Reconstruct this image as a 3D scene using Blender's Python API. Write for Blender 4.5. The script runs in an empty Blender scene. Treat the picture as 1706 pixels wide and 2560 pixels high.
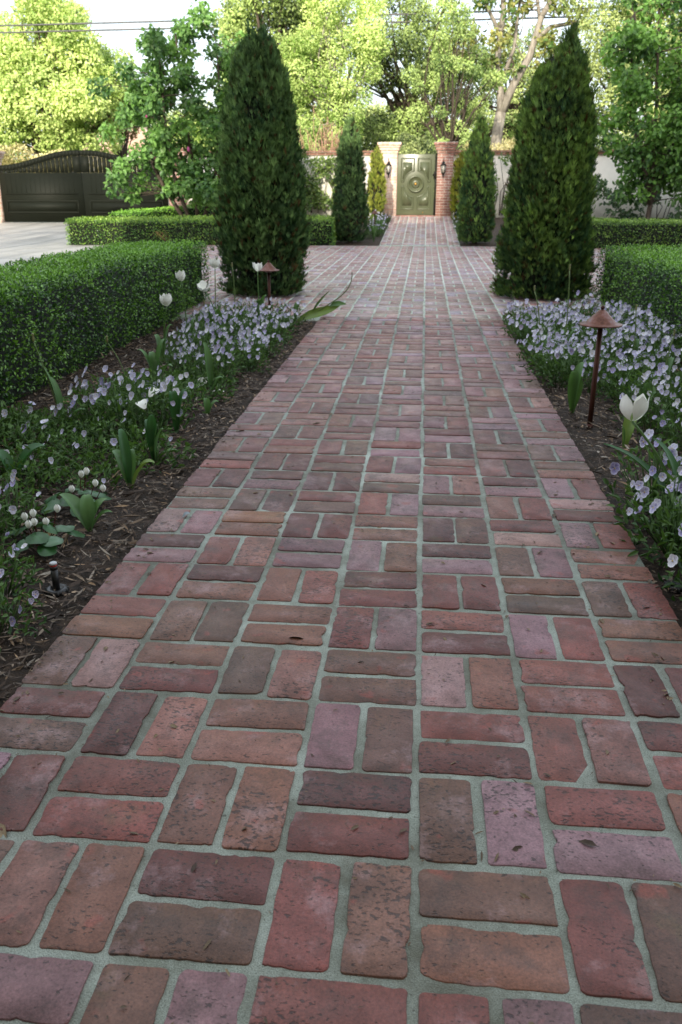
import bpy, math, random
import numpy as np
R = math.radians
rng = np.random.default_rng(7)
random.seed(7)
sc = bpy.context.scene
C = sc.collection

# ------------------------------------------------------------------ helpers
def lin(h, k=1.0):
    h = h.lstrip('#'); o = []
    for i in (0, 2, 4):
        c = int(h[i:i+2], 16) / 255
        o.append(k * (c / 12.92 if c <= .04045 else ((c + .055) / 1.055) ** 2.4))
    return np.array(o)

def unit(a):
    a = np.asarray(a, float)
    return a / np.maximum(np.linalg.norm(a, axis=-1, keepdims=True), 1e-9)

class MB:
    """collects polygons; build() links them as ONE mesh object"""
    def __init__(s): s.v = []; s.l = []; s.s = []; s.m = []; s.c = []; s.n = 0
    def add(s, V, F, mat=0, col=(.8, .8, .8), a=1.0):
        V = np.asarray(V, float).reshape(-1, 3); n = len(V)
        c = np.empty((n, 4)); c[:, :3] = np.asarray(col); c[:, 3] = a
        if isinstance(F, np.ndarray):
            s.l.append((F + s.n).ravel()); s.s.append(np.full(len(F), F.shape[1])); k = len(F)
        else:
            s.l.append(np.concatenate([np.asarray(f) for f in F]) + s.n); s.s.append(np.array([len(f) for f in F])); k = len(F)
        s.m.append(np.full(k, mat)); s.v.append(V); s.c.append(c); s.n += n
        return s
    def box(s, x0, y0, z0, x1, y1, z1, mat=0, col=(.8, .8, .8)):
        V = [(x, y, z) for x in (x0, x1) for y in (y0, y1) for z in (z0, z1)]
        F = np.array([(0, 1, 3, 2), (4, 6, 7, 5), (0, 4, 5, 1), (2, 3, 7, 6), (0, 2, 6, 4), (1, 5, 7, 3)])
        return s.add(V, F, mat, col)
    def prism(s, poly, y0, y1, mat=0, col=(.8, .8, .8)):
        """poly in (x, z), extruded along y"""
        n = len(poly); V = [(x, y0, z) for x, z in poly] + [(x, y1, z) for x, z in poly]
        F = [list(range(n)), list(range(2*n-1, n-1, -1))] + [[i, i+n, (i+1) % n+n, (i+1) % n] for i in range(n)]
        return s.add(V, F, mat, col)
    def tube(s, pts, rad, k=8, mat=0, col=(.8, .8, .8), cap=True, closed=False):
        pts = np.asarray(pts, float); n = len(pts); rad = np.broadcast_to(rad, (n,))
        if closed: T = unit(np.roll(pts, -1, 0) - np.roll(pts, 1, 0))
        else: T = unit(np.gradient(pts, axis=0))
        ref = np.array([0, 0, 1.]) if abs(T[0][2]) < .9 else np.array([1., 0, 0])
        u = unit(np.cross(T[0], ref)); V = []
        for i in range(n):
            u = unit(u - T[i] * np.dot(u, T[i])); w = np.cross(T[i], u)
            for j in range(k):
                a = 2*math.pi*j/k; V.append(pts[i] + rad[i]*(math.cos(a)*u + math.sin(a)*w))
        F = [[i*k+j, i*k+(j+1) % k, (i+1)*k+(j+1) % k, (i+1)*k+j] for i in range(n-1) for j in range(k)]
        if closed: F += [[(n-1)*k+j, (n-1)*k+(j+1) % k, (j+1) % k, j] for j in range(k)]
        elif cap: F += [list(range(k))[::-1], [(n-1)*k+j for j in range(k)]]
        return s.add(V, F, mat, col)
    def lathe(s, prof, k=24, at=(0, 0, 0), axis='z', mat=0, col=(.8, .8, .8)):
        V = []
        for r, z in prof:
            for j in range(k):
                a = 2*math.pi*j/k; p = (r*math.cos(a), r*math.sin(a), z)
                if axis == 'y': p = (p[0], -p[2], p[1])
                V.append((p[0]+at[0], p[1]+at[1], p[2]+at[2]))
        n = len(prof)
        F = [[i*k+j, i*k+(j+1) % k, (i+1)*k+(j+1) % k, (i+1)*k+j] for i in range(n-1) for j in range(k)]
        F += [list(range(k))[::-1], [(n-1)*k+j for j in range(k)]]
        return s.add(V, F, mat, col)
    def leaves(s, P, A, N, L, W, col, fold=.15, droop=.12, mat=0):
        """many six-vertex leaves at once"""
        P = np.asarray(P, float); n = len(P)
        A = unit(A); N = unit(N - A*np.sum(N*A, -1, keepdims=True)); S = np.cross(A, N)
        L = np.broadcast_to(L, (n,))[:, None]; W = np.broadcast_to(W, (n,))[:, None]
        f = N*fold*W; d = N*droop*L
        V = np.stack([P, P+A*L*.3+S*W*.46+f, P+A*L*.68+S*W*.4+f-d*.35, P+A*L-d, P+A*L*.68-S*W*.4+f-d*.35, P+A*L*.3-S*W*.46+f], 1).reshape(-1, 3)
        b = (np.arange(n)*6)[:, None]
        F = np.concatenate([b+np.array([[0, 5, 4, 3]]), b+np.array([[0, 3, 2, 1]])], 0)
        col = np.broadcast_to(col, (n, 3))
        return s.add(V, F, mat, np.repeat(col, 6, 0))
    def build(s, name, mats, parent=None, smooth=False, loc=None):
        me = bpy.data.meshes.new(name)
        V = np.concatenate(s.v); Lp = np.concatenate(s.l); Sz = np.concatenate(s.s)
        me.vertices.add(len(V)); me.vertices.foreach_set('co', V.ravel().astype('f'))
        me.loops.add(len(Lp)); me.loops.foreach_set('vertex_index', Lp.astype('i'))
        me.polygons.add(len(Sz)); st = np.concatenate([[0], np.cumsum(Sz)[:-1]])
        me.polygons.foreach_set('loop_start', st.astype('i')); me.polygons.foreach_set('loop_total', Sz.astype('i'))
        me.polygons.foreach_set('material_index', np.concatenate(s.m).astype('i'))
        if smooth: me.polygons.foreach_set('use_smooth', np.ones(len(Sz), bool))
        at = me.attributes.new('Col', 'FLOAT_COLOR', 'POINT')
        at.data.foreach_set('color', np.concatenate(s.c).ravel().astype('f'))
        me.update(calc_edges=True); me.validate()
        if not isinstance(mats, (list, tuple)): mats = [mats]
        for m in mats: me.materials.append(m)
        o = bpy.data.objects.new(name, me); C.objects.link(o)
        if parent: o.parent = parent
        if loc is not None: o.location = loc
        return o

def tag(o, label=None, cat=None, group=None, kind=None):
    if label: o['label'] = label
    if cat: o['category'] = cat
    if group: o['group'] = group
    if kind: o['kind'] = kind
    return o
def empty(name, loc, rz=0, label=None, cat=None, group=None):
    o = bpy.data.objects.new(name, None); C.objects.link(o); o.empty_display_size = .1
    o.location = loc; o.rotation_euler = (0, 0, rz)
    return tag(o, label, cat, group)
def copy_tree(o, parent=None):
    kids = [k for k in bpy.data.objects if k.parent == o] if parent is None else [k for k in o.children]
    c = o.copy(); C.objects.link(c); c.parent = parent
    for ch in kids: copy_tree(ch, c)
    return c
def bevel(o, w, seg=2):
    m = o.modifiers.new('Bevel', 'BEVEL'); m.width = w; m.segments = seg; m.limit_method = 'ANGLE'
    return o

# smooth pseudo noise in numpy
_K = rng.normal(size=(14, 3)); _PH = rng.uniform(0, 6.28, 14)
def snoise(P, f=1.0):
    P = np.asarray(P, float)*f
    return sum(np.sin(P @ _K[i]*(1+.25*i) + _PH[i])/(1+.25*i) for i in range(14))/4.0

# ------------------------------------------------------------------ materials
def new_mat(name):
    m = bpy.data.materials.new(name); m.use_nodes = True; nt = m.node_tree; nt.nodes.clear()
    out = nt.nodes.new('ShaderNodeOutputMaterial'); b = nt.nodes.new('ShaderNodeBsdfPrincipled')
    nt.links.new(b.outputs[0], out.inputs[0]); return m, nt, b, out
def nd(nt, t, **kw):
    n = nt.nodes.new(t)
    for k, v in kw.items():
        if k in n.inputs.keys(): n.inputs[k].default_value = v
        else: setattr(n, k, v)
    return n
def ramp(nt, fac, stops):
    r = nt.nodes.new('ShaderNodeValToRGB'); e = r.color_ramp.elements
    while len(e) < len(stops): e.new(.5)
    for i, (p, c) in enumerate(stops):
        e[i].position = p; e[i].color = (c, c, c, 1) if isinstance(c, (int, float)) else (*c, 1)
    nt.links.new(fac, r.inputs[0]); return r.outputs[0]
def mix(nt, f, a, b, mode='MIX'):
    n = nt.nodes.new('ShaderNodeMix'); n.data_type = 'RGBA'; n.blend_type = mode
    for sck, v in ((n.inputs[0], f), (n.inputs[6], a), (n.inputs[7], b)):
        if isinstance(v, bpy.types.NodeSocket): nt.links.new(v, sck)
        elif isinstance(v, (int, float)): sck.default_value = v
        else: sck.default_value = (*v, 1)
    return n.outputs[2]
def noise(nt, vec, scale, detail=3, rough=.55):
    n = nd(nt, 'ShaderNodeTexNoise', Scale=scale, Detail=detail, Roughness=rough)
    if vec is not None: nt.links.new(vec, n.inputs['Vector'])
    return n.outputs['Fac']
def bump(nt, b, h, strength=.3, dist=.01):
    n = nd(nt, 'ShaderNodeBump', Strength=strength, Distance=dist); nt.links.new(h, n.inputs['Height'])
    nt.links.new(n.outputs[0], b.inputs['Normal'])

def leaf_mat(name, rough=.5, trans=.25, spec=.5, var=.3, tint=(1.15, 1.2, .5)):
    """colour comes from the leaf attribute, varied by a world-size noise; part of the light passes through"""
    m, nt, b, out = new_mat(name)
    at = nd(nt, 'ShaderNodeAttribute', attribute_name='Col'); tc = nd(nt, 'ShaderNodeTexCoord')
    f = noise(nt, tc.outputs['Object'], 9, 2)
    c = mix(nt, 1.0, at.outputs['Color'], ramp(nt, f, [(.25, 1-var), (.75, 1+var)]), 'MULTIPLY')
    nt.links.new(c, b.inputs['Base Color']); b.inputs['Roughness'].default_value = rough
    b.inputs['Specular IOR Level'].default_value = spec
    if trans:
        t = nd(nt, 'ShaderNodeBsdfTranslucent'); nt.links.new(mix(nt, 1.0, c, tint, 'MULTIPLY'), t.inputs[0])
        ms = nd(nt, 'ShaderNodeMixShader'); ms.inputs[0].default_value = trans
        nt.links.new(b.outputs[0], ms.inputs[1]); nt.links.new(t.outputs[0], ms.inputs[2]); nt.links.new(ms.outputs[0], out.inputs[0])
    return m
def plain(name, col, rough=.5, metal=0, spec=.5, nscale=20, var=.12, bscale=60, bstr=.1, use_col=False):
    m, nt, b, out = new_mat(name); tc = nd(nt, 'ShaderNodeTexCoord')
    f = noise(nt, tc.outputs['Object'], nscale, 4)
    if use_col: src = nd(nt, 'ShaderNodeAttribute', attribute_name='Col').outputs['Color']
    else: src = tuple(col)
    c = mix(nt, 1.0, src, ramp(nt, f, [(.25, 1-var), (.75, 1+var)]), 'MULTIPLY')
    nt.links.new(c, b.inputs['Base Color']); b.inputs['Roughness'].default_value = rough; b.inputs['Metallic'].default_value = metal
    b.inputs['Specular IOR Level'].default_value = spec
    if bstr: bump(nt, b, noise(nt, tc.outputs['Object'], bscale, 3), bstr, .005)
    return m

def brick_paver_mat(far=False):
    m, nt, b, out = new_mat('sky_sheen_brick' if far else 'used_brick'); at = nd(nt, 'ShaderNodeAttribute', attribute_name='Col'); tc = nd(nt, 'ShaderNodeTexCoord')
    # every brick reads its own piece of the noise
    off = nd(nt, 'ShaderNodeVectorMath', operation='SCALE'); off.inputs[0].default_value = (37, 61, 83); nt.links.new(at.outputs['Alpha'], off.inputs['Scale'])
    v = nd(nt, 'ShaderNodeVectorMath', operation='ADD'); nt.links.new(tc.outputs['Object'], v.inputs[0]); nt.links.new(off.outputs[0], v.inputs[1]); v = v.outputs[0]
    mot = noise(nt, v, 11, 8, .72)
    c = mix(nt, 1.0, at.outputs['Color'], ramp(nt, mot, [(.30, .66), (.5, 1.0), (.72, 1.38)]), 'MULTIPLY')
    eff = noise(nt, v, 6.5, 8, .74)                                             # pale lime bloom
    c = mix(nt, ramp(nt, eff, [(.54, 0.0), (.72, .55)]), c, lin('#a98d90'))
    dk = noise(nt, v, 7.3, 8, .76)
    c = mix(nt, ramp(nt, dk, [(.52, 0.0), (.70, .35 if far else .78)]), c, lin('#3f302a'))
    rd = noise(nt, v, 16, 2, .5)
    c = mix(nt, ramp(nt, rd, [(.66, 0.0), (.72, .45)]), c, lin('#8e4034'))
    ms = noise(nt, tc.outputs['Object'], 3.1, 6, .7)                             # thin moss
    c = mix(nt, ramp(nt, ms, [(.60, 0.0), (.75, .45)]), c, lin('#5d5a33'))
    mp = nd(nt, 'ShaderNodeMapping'); mp.inputs['Scale'].default_value = (1, 1.7, 1); mp.inputs['Rotation'].default_value = (0, 0, .6); nt.links.new(v, mp.inputs[0])
    pit = noise(nt, mp.outputs[0], 95, 2, .5)
    den = ramp(nt, noise(nt, v, 4.3, 3), [(.36, 0.0), (.62, .16)])              # some bricks are pitted, some worn smooth
    pa = nd(nt, 'ShaderNodeMath', operation='ADD'); nt.links.new(pit, pa.inputs[0]); nt.links.new(den, pa.inputs[1])
    fine = noise(nt, mp.outputs[0], 38, 3, .6); pm_ = nd(nt, 'ShaderNodeMath', operation='MULTIPLY_ADD'); nt.links.new(fine, pm_.inputs[0]); pm_.inputs[1].default_value = .35; nt.links.new(pa.outputs[0], pm_.inputs[2])
    pits = ramp(nt, pm_.outputs[0], [(.89, 0.0), (.96, 1.0)])
    c = mix(nt, pits, c, mix(nt, .72, c, lin('#1c1412')))
    c = mix(nt, 1.0, c, ramp(nt, noise(nt, v, 210, 3, .75), [(.3, .62), (.5, 1.0), (.7, 1.3)]), 'MULTIPLY')
    nt.links.new(c, b.inputs['Base Color'])
    gr = noise(nt, v, 260, 3, .6)
    rr = ramp(nt, mot, [(.3, .40 if far else .60), (.7, .28 if far else .36)]); nt.links.new(rr, b.inputs['Roughness']); b.inputs['Specular IOR Level'].default_value = .5
    b.inputs['Sheen Weight'].default_value = .10 if far else .05; b.inputs['Sheen Roughness'].default_value = .4; b.inputs['Sheen Tint'].default_value = (.9, .95, 1, 1)      # sheen layer, pales the brick at grazing angles
    h = mix(nt, pits, mix(nt, .5, mix(nt, .5, mot, dk), gr), (.0, .0, .0)); bump(nt, b, h, .2 if far else .5, .004)
    return m
def mortar_mat(far=False):
    m, nt, b, out = new_mat('pale_mortar' if far else 'lime_mortar'); g_ = 2.1 if far else 1.3; tc = nd(nt, 'ShaderNodeTexCoord'); v = tc.outputs['Object']  # far mortar lightened too, sky sheen put into its colour
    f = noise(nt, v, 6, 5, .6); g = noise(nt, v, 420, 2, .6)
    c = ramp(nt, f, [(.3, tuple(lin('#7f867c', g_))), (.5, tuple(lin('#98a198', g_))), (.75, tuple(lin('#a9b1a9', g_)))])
    c = mix(nt, 1.0, c, ramp(nt, g, [(.3, .55), (.55, 1.0), (.75, 1.3)]), 'MULTIPLY')
    ms = noise(nt, v, 4.2, 5, .7); c = mix(nt, ramp(nt, ms, [(.58, 0.0), (.75, .0 if far else .35)]), c, lin('#5c6340'))
    if not far:
        di = noise(nt, v, 1.7, 8, .72); c = mix(nt, ramp(nt, di, [(.40, 0.0), (.60, .72)]), c, lin('#5a5648'))
        sp = noise(nt, v, 75, 5, .8); c = mix(nt, ramp(nt, sp, [(.60, 0.0), (.70, .75)]), c, lin('#35322a'))
    nt.links.new(c, b.inputs['Base Color']); b.inputs['Roughness'].default_value = .85; b.inputs['Specular IOR Level'].default_value = .3
    bump(nt, b, mix(nt, .5, g, noise(nt, v, 60, 3)), .6, .006)
    return m
def soil_mat():
    m, nt, b, out = new_mat('bark_mulch'); tc = nd(nt, 'ShaderNodeTexCoord'); v = tc.outputs['Object']
    f = noise(nt, v, 26, 6, .75)
    c = ramp(nt, f, [(.3, (.010, .006, .003)), (.5, (.042, .024, .013)), (.66, (.095, .055, .030)), (.8, (.17, .11, .065))])
    nt.links.new(c, b.inputs['Base Color']); b.inputs['Roughness'].default_value = .8
    bump(nt, b, noise(nt, v, 60, 6, .75), 1.0, .03); return m
def ground_mat():
    m, nt, b, out = new_mat('open_ground'); tc = nd(nt, 'ShaderNodeTexCoord'); v = tc.outputs['Object']
    f = noise(nt, v, .5, 6, .7)
    c = ramp(nt, f, [(.35, (.03, .028, .015)), (.6, (.07, .075, .03)), (.8, (.14, .12, .07))])
    nt.links.new(c, b.inputs['Base Color']); b.inputs['Roughness'].default_value = .9; bump(nt, b, noise(nt, v, 12, 5), .6, .05); return m
def concrete_mat():
    m, nt, b, out = new_mat('exposed_concrete'); tc = nd(nt, 'ShaderNodeTexCoord'); v = tc.outputs['Object']
    c = mix(nt, 1.0, ramp(nt, noise(nt, v, 1.3, 6, .65), [(.3, (.36, .34, .31)), (.7, (.50, .48, .44))]), ramp(nt, noise(nt, v, 90, 2), [(.3, .75), (.7, 1.15)]), 'MULTIPLY')
    br = nd(nt, 'ShaderNodeTexBrick', Scale=1.0); br.inputs['Brick Width'].default_value = 2.7; br.inputs['Row Height'].default_value = 2.3; br.inputs['Mortar Size'].default_value = .018; br.offset = 0; nt.links.new(v, br.inputs[0])
    c = mix(nt, br.outputs['Fac'], c, (.09, .085, .075)); mp = nd(nt, 'ShaderNodeMapping'); mp.inputs['Scale'].default_value = (1.6, .12, 1); nt.links.new(v, mp.inputs[0])
    c = mix(nt, ramp(nt, noise(nt, mp.outputs[0], 1.5, 4, .6), [(.5, 0.0), (.68, .5)]), c, (.16, .15, .135))
    nt.links.new(c, b.inputs['Base Color']); b.inputs['Roughness'].default_value = .6; bump(nt, b, noise(nt, v, 120, 3), .3, .004); return m
def wall_brick_mat(name, c1, c2, mort, sx=1):
    m, nt, b, out = new_mat(name); tc = nd(nt, 'ShaderNodeTexCoord')
    # object coords turned so rows run level on both face directions
    s = nd(nt, 'ShaderNodeSeparateXYZ'); nt.links.new(tc.outputs['Object'], s.inputs[0])
    a = nd(nt, 'ShaderNodeMath', operation='ADD'); nt.links.new(s.outputs[0], a.inputs[0]); nt.links.new(s.outputs[1], a.inputs[1])
    cb = nd(nt, 'ShaderNodeCombineXYZ'); nt.links.new(a.outputs[0], cb.inputs[0]); nt.links.new(s.outputs[2], cb.inputs[1])
    br = nd(nt, 'ShaderNodeTexBrick', Scale=1.0); br.inputs['Brick Width'].default_value = .215; br.inputs['Row Height'].default_value = .068
    br.inputs['Mortar Size'].default_value = .006; br.inputs['Color1'].default_value = (*c1, 1); br.inputs['Color2'].default_value = (*c2, 1); br.inputs['Mortar'].default_value = (*mort, 1)
    nt.links.new(cb.outputs[0], br.inputs[0])
    c = mix(nt, 1.0, br.outputs['Color'], ramp(nt, noise(nt, tc.outputs['Object'], 14, 4), [(.25, .7), (.75, 1.3)]), 'MULTIPLY')
    nt.links.new(c, b.inputs['Base Color']); b.inputs['Roughness'].default_value = .8
    inv = nd(nt, 'ShaderNodeMath', operation='SUBTRACT'); inv.inputs[0].default_value = 1; nt.links.new(br.outputs['Fac'], inv.inputs[1]); bump(nt, b, inv.outputs[0], .6, .01)
    return m
def copper_mat():
    m, nt, b, out = new_mat('aged_copper'); tc = nd(nt, 'ShaderNodeTexCoord'); v = tc.outputs['Object']
    c = ramp(nt, noise(nt, v, 22, 5, .65), [(.3, tuple(lin('#4a3028'))), (.5, tuple(lin('#6f4c40'))), (.62, tuple(lin('#80605c'))), (.74, tuple(lin('#6d7a74')))])
    nt.links.new(c, b.inputs['Base Color']); b.inputs['Metallic'].default_value = .75; b.inputs['Roughness'].default_value = .42; bump(nt, b, noise(nt, v, 40, 3), .1, .003); return m
def bark_mat(name, c0, c1, sc_=18):
    m, nt, b, out = new_mat(name); tc = nd(nt, 'ShaderNodeTexCoord')
    mp = nd(nt, 'ShaderNodeMapping'); mp.inputs['Scale'].default_value = (1, 1, .25); nt.links.new(tc.outputs['Object'], mp.inputs[0])
    f = noise(nt, mp.outputs[0], sc_, 6, .7); nt.links.new(ramp(nt, f, [(.35, tuple(c0)), (.65, tuple(c1))]), b.inputs['Base Color'])
    b.inputs['Roughness'].default_value = .85; bump(nt, b, f, .7, .02); return m

M = dict(
    brick=brick_paver_mat(), mortar=mortar_mat(), brick_far=brick_paver_mat(True), mortar_far=mortar_mat(True), soil=soil_mat(), ground=ground_mat(), concrete=concrete_mat(),
    chips=plain('bark_chip', (0, 0, 0), .75, use_col=True, nscale=80, var=.35, bscale=140, bstr=.4),
    box=leaf_mat('boxwood_leaf', .29, .16, .6), cedar=leaf_mat('arborvitae_spray', .6, .12, .35, .4, (1.1, 1.1, .6)),
    mag=leaf_mat('magnolia_leaf', .45, .3, .5), bg=leaf_mat('tree_leaf', .5, .2, .4, .35), viola_leaf=leaf_mat('viola_leaf', .5, .25, .4),
    tulip_leaf=leaf_mat('tulip_leaf', .38, .2, .5, .22), petal=leaf_mat('petal', .45, .15, .35, .08, (1, 1, 1)),
    stucco=plain('stucco', lin('#ece8e0'), .9, nscale=3, var=.08, bscale=70, bstr=.35),
    pillar_sun_tone=wall_brick_mat('sun_tone_pillar_brick', lin('#f2d4c4'), lin('#e2b5a0'), lin('#f4e8da')),  # glare of the sun on the lit pillar put into the brick colour
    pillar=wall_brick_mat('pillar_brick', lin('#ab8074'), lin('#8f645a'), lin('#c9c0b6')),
    coping=wall_brick_mat('coping_brick', lin('#9a7060'), lin('#86604f'), lin('#b5a89b')),
    gate=plain('olive_gate_paint', lin('#575d46'), .28, nscale=4, var=.12, bscale=90, bstr=.05),
    dgate=plain('dark_green_gate_paint', lin('#141810'), .65, spec=.2, nscale=5, var=.12, bscale=60, bstr=.08),
    iron=plain('black_iron', (.015, .014, .013), .5, metal=.4, nscale=30),
    brass=plain('brass', lin('#b58b4a'), .3, metal=1.0, nscale=30), copper=copper_mat(),
    glass=plain('frosted_lantern_glass', (.6, .58, .52), .15, spec=.6, nscale=5, bstr=0),
    black=plain('black_plastic', (.012, .012, .013), .35, nscale=40, bstr=.05),
    silver=plain('grey_plastic', (.45, .47, .5), .3, nscale=40, bstr=.05), red=plain('red_plastic', (.5, .03, .02), .4, nscale=40, bstr=0),
    wire=plain('cable_sheath', (.10, .10, .105), .5, nscale=10, bstr=0),
    bark=bark_mat('dark_bark', (.03, .022, .016), (.12, .09, .07)), pale_bark=bark_mat('pale_bark', (.16, .14, .12), (.44, .40, .35), 9),
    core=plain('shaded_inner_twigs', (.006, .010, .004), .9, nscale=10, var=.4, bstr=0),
    house=plain('house_stucco', lin('#cdbfa6'), .9, nscale=2, var=.08, bscale=40, bstr=.3), roof=plain('roof_tile', lin('#d9b8a6'), .8, nscale=6, var=.25, bscale=20, bstr=.4),
    winglass=plain('window_glass', (.03, .04, .05), .08, nscale=2, bstr=0), white=plain('white_trim', (.75, .74, .72), .5, nscale=6, bstr=.05),
)

# ------------------------------------------------------------------ ground, driveway, beds
def sstep(a, b, x):
    t = np.clip((np.asarray(x, float)-a)/(b-a), 0, 1); return t*t*(3-2*t)
def gz(x, y):
    """height of the finished ground: level garden, then a gentle rise to the street wall"""
    r = np.clip((np.asarray(y, float)-17.45)/6.75, 0, 1)
    return .37*r*(.45+.55*sstep(-7, -3.5, x))

def grid_mesh(name, xs, ys, zf, mat, dz=0):
    X, Y = np.meshgrid(xs, ys); Z = zf(X, Y)+dz; nx, ny = len(xs), len(ys)
    V = np.stack([X, Y, Z], -1).reshape(-1, 3); i = np.arange(nx-1)[None]+nx*np.arange(ny-1)[:, None]; i = i.ravel()
    return MB().add(V, np.stack([i, i+1, i+nx+1, i+nx], 1)).build(name, mat, smooth=True)
xs = np.concatenate([[-400, -150, -60, -30, -18], np.arange(-14, 10.1, 1.0), [14, 30, 60, 150, 400]])
ys = np.concatenate([[-300, -60, -20, -5, 0], np.arange(5, 30, .75), [40, 80, 200, 500]])
tag(grid_mesh('ground', xs, ys, gz, M['ground'], -.11), kind='structure')
tag(grid_mesh('driveway', np.arange(-14.5, -4.59, .45), np.arange(3, 24.9, .45), gz, M['concrete'], -.008), kind='structure')

def bed(name, x0, x1, y0, y1, step, dz=-.045, amp=.02):
    def zf(X, Y):
        P = np.stack([X, Y, 0*X], -1); n = snoise(P, 9)*amp*.6+snoise(P, 31)*amp*.5
        e = np.minimum(np.minimum(X-x0, x1-X), np.minimum(Y-y0, y1-Y)); return gz(X, Y)+(n+.01)*np.clip(e/.12, 0, 1)
    return tag(grid_mesh(name, np.linspace(x0, x1, max(2, int((x1-x0)/step))), np.linspace(y0, y1, int((y1-y0)/step)), zf, M['soil'], dz), kind='structure')
bed('soil_bed', -3.0, -.885, -.6, 7.56, .03)
bed('soil_bed', .695, 3.2, -.6, 7.56, .03)
bed('soil_bed', -6.9, -.885, 17.42, 24.15, .1, -.03)
bed('soil_bed', .695, 8.0, 17.42, 24.15, .1, -.03)

# ------------------------------------------------------------------ brick paving (basket weave, one sheet of bricks per path)
PAL = [('#7f4239', 3.2), ('#894d43', 3.4), ('#703b33', 2.8), ('#815443', 2.8), ('#936f74', 1.8), ('#775343', 2.4), ('#69493b', 1.8), ('#916053', 2.2), ('#663730', 2.2), ('#a07d77', 1.2), ('#86573f', 1.0), ('#8a6366', 2.4)]
PAL_FAR = [('#c6958d', 3), ('#d0a8a2', 3), ('#b9877f', 2.5), ('#d2b3b2', 2.5), ('#cba297', 2), ('#b07c73', 1.8), ('#c9aeb8', 1.8), ('#d2b5a4', 1)]  # paler, bluer set: sky sheen on distant brick put into the colour
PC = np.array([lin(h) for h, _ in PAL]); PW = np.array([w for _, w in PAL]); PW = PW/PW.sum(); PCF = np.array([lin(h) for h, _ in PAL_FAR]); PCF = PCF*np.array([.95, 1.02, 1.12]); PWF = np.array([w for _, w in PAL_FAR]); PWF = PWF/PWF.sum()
MOD, X0, Y0 = .23, .02, .875
def paver(mb, cx, cy, hx, hy, z, near, slope=0):
    rot = rng.normal(0, .012); k = rng.choice(len(PC), p=PW); fw = sstep(2.0, 8.5, cy)*.55; col = (PC[k]*(1-fw)+PCF[rng.choice(len(PCF), p=PWF)]*fw if near is not False else PCF[rng.choice(len(PCF), p=PWF)])*rng.uniform(.58, .9)*(1+rng.normal(0, .025, 3)); a = rng.uniform()  # colour pales with distance, standing in for grazing sky sheen
    if near is True:
        rad = rng.uniform(.004, .014, 4); pts = []
        for q, (sx, sy) in enumerate(((1, 1), (-1, 1), (-1, -1), (1, -1))):
            r = rad[q]; ccx, ccy = sx*(hx-r), sy*(hy-r)
            for t in np.linspace(0, 1, 4):
                an = q*math.pi/2+t*math.pi/2; pts.append((ccx+r*math.cos(an), ccy+r*math.sin(an)))
            nx_ = ((-1, 1), (-1, -1), (1, -1), (1, 1))[q]; r2 = rad[(q+1) % 4]
            p1 = np.array(pts[-1]); p2 = np.array([nx_[0]*(hx-(0 if q % 2 else r2)), nx_[1]*(hy-(r2 if q % 2 else 0))])
            m = max(4, int(np.linalg.norm(p2-p1)/.011))
            for t in (np.arange(1, m)+rng.uniform(-.3, .3, m-1))/m: pts.append(tuple(p1+(p2-p1)*t))
        o = np.array(pts); n = len(o); d = unit(o/np.array([hx, hy])**.5)
        j = np.convolve(np.tile(rng.normal(0, .0010, n), 3), [.25, .5, .25], 'same')[n:2*n]*1.3
        chips = rng.integers(0, n, rng.integers(1, 7))
        for ch in chips:
            for w, s_ in ((-1, .5), (0, 1), (1, .55)): j[(ch+w) % n] -= rng.uniform(.001, .006)*s_
        o = o+d*j[:, None]; c_, s_ = math.cos(rot), math.sin(rot); o = o @ np.array([[c_, s_], [-s_, c_]])
        tx, ty = rng.normal(0, .006, 2); zz = rng.normal(0, .0008)
        rings = []
        for sc_, dz in ((1.0, -.02), (1.0, -.0022), (.994, -.0007), (.984, 0)):
            w = o*(1-(1-sc_)*np.array([.1/hx, .1/hy])*.5) if sc_ < 1 else o
            rings.append(np.column_stack([w[:, 0]+cx, w[:, 1]+cy, z+zz+dz+w[:, 0]*tx+w[:, 1]*ty]))
        V = np.concatenate(rings); F = [[r*n+i, r*n+(i+1) % n, (r+1)*n+(i+1) % n, (r+1)*n+i] for r in range(3) for i in range(n)]
        F.append([3*n+i for i in range(n)]); mb.add(V, F, 0, col, a)
    else:
        r = rng.uniform(.005, .014); o = np.array([(hx, hy-r), (hx-r, hy), (-hx+r, hy), (-hx, hy-r), (-hx, -hy+r), (-hx+r, -hy), (hx-r, -hy), (hx, -hy+r)])
        o = o+rng.normal(0, .0018, o.shape); zz = rng.normal(0, .0002); tx, ty = rng.normal(0, .0015, 2)
        V = np.concatenate([np.column_stack([o[:, 0]*k_+cx, o[:, 1]*k_+cy, z+zz+dz+slope*o[:, 1]+tx*o[:, 0]+ty*o[:, 1]]) for k_, dz in ((1, -.012), (.99, 0))])
        F = [[i, (i+1) % 8, 8+(i+1) % 8, 8+i] for i in range(8)]+[list(range(8, 16))]; mb.add(V, F, 0, col, a)
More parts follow.
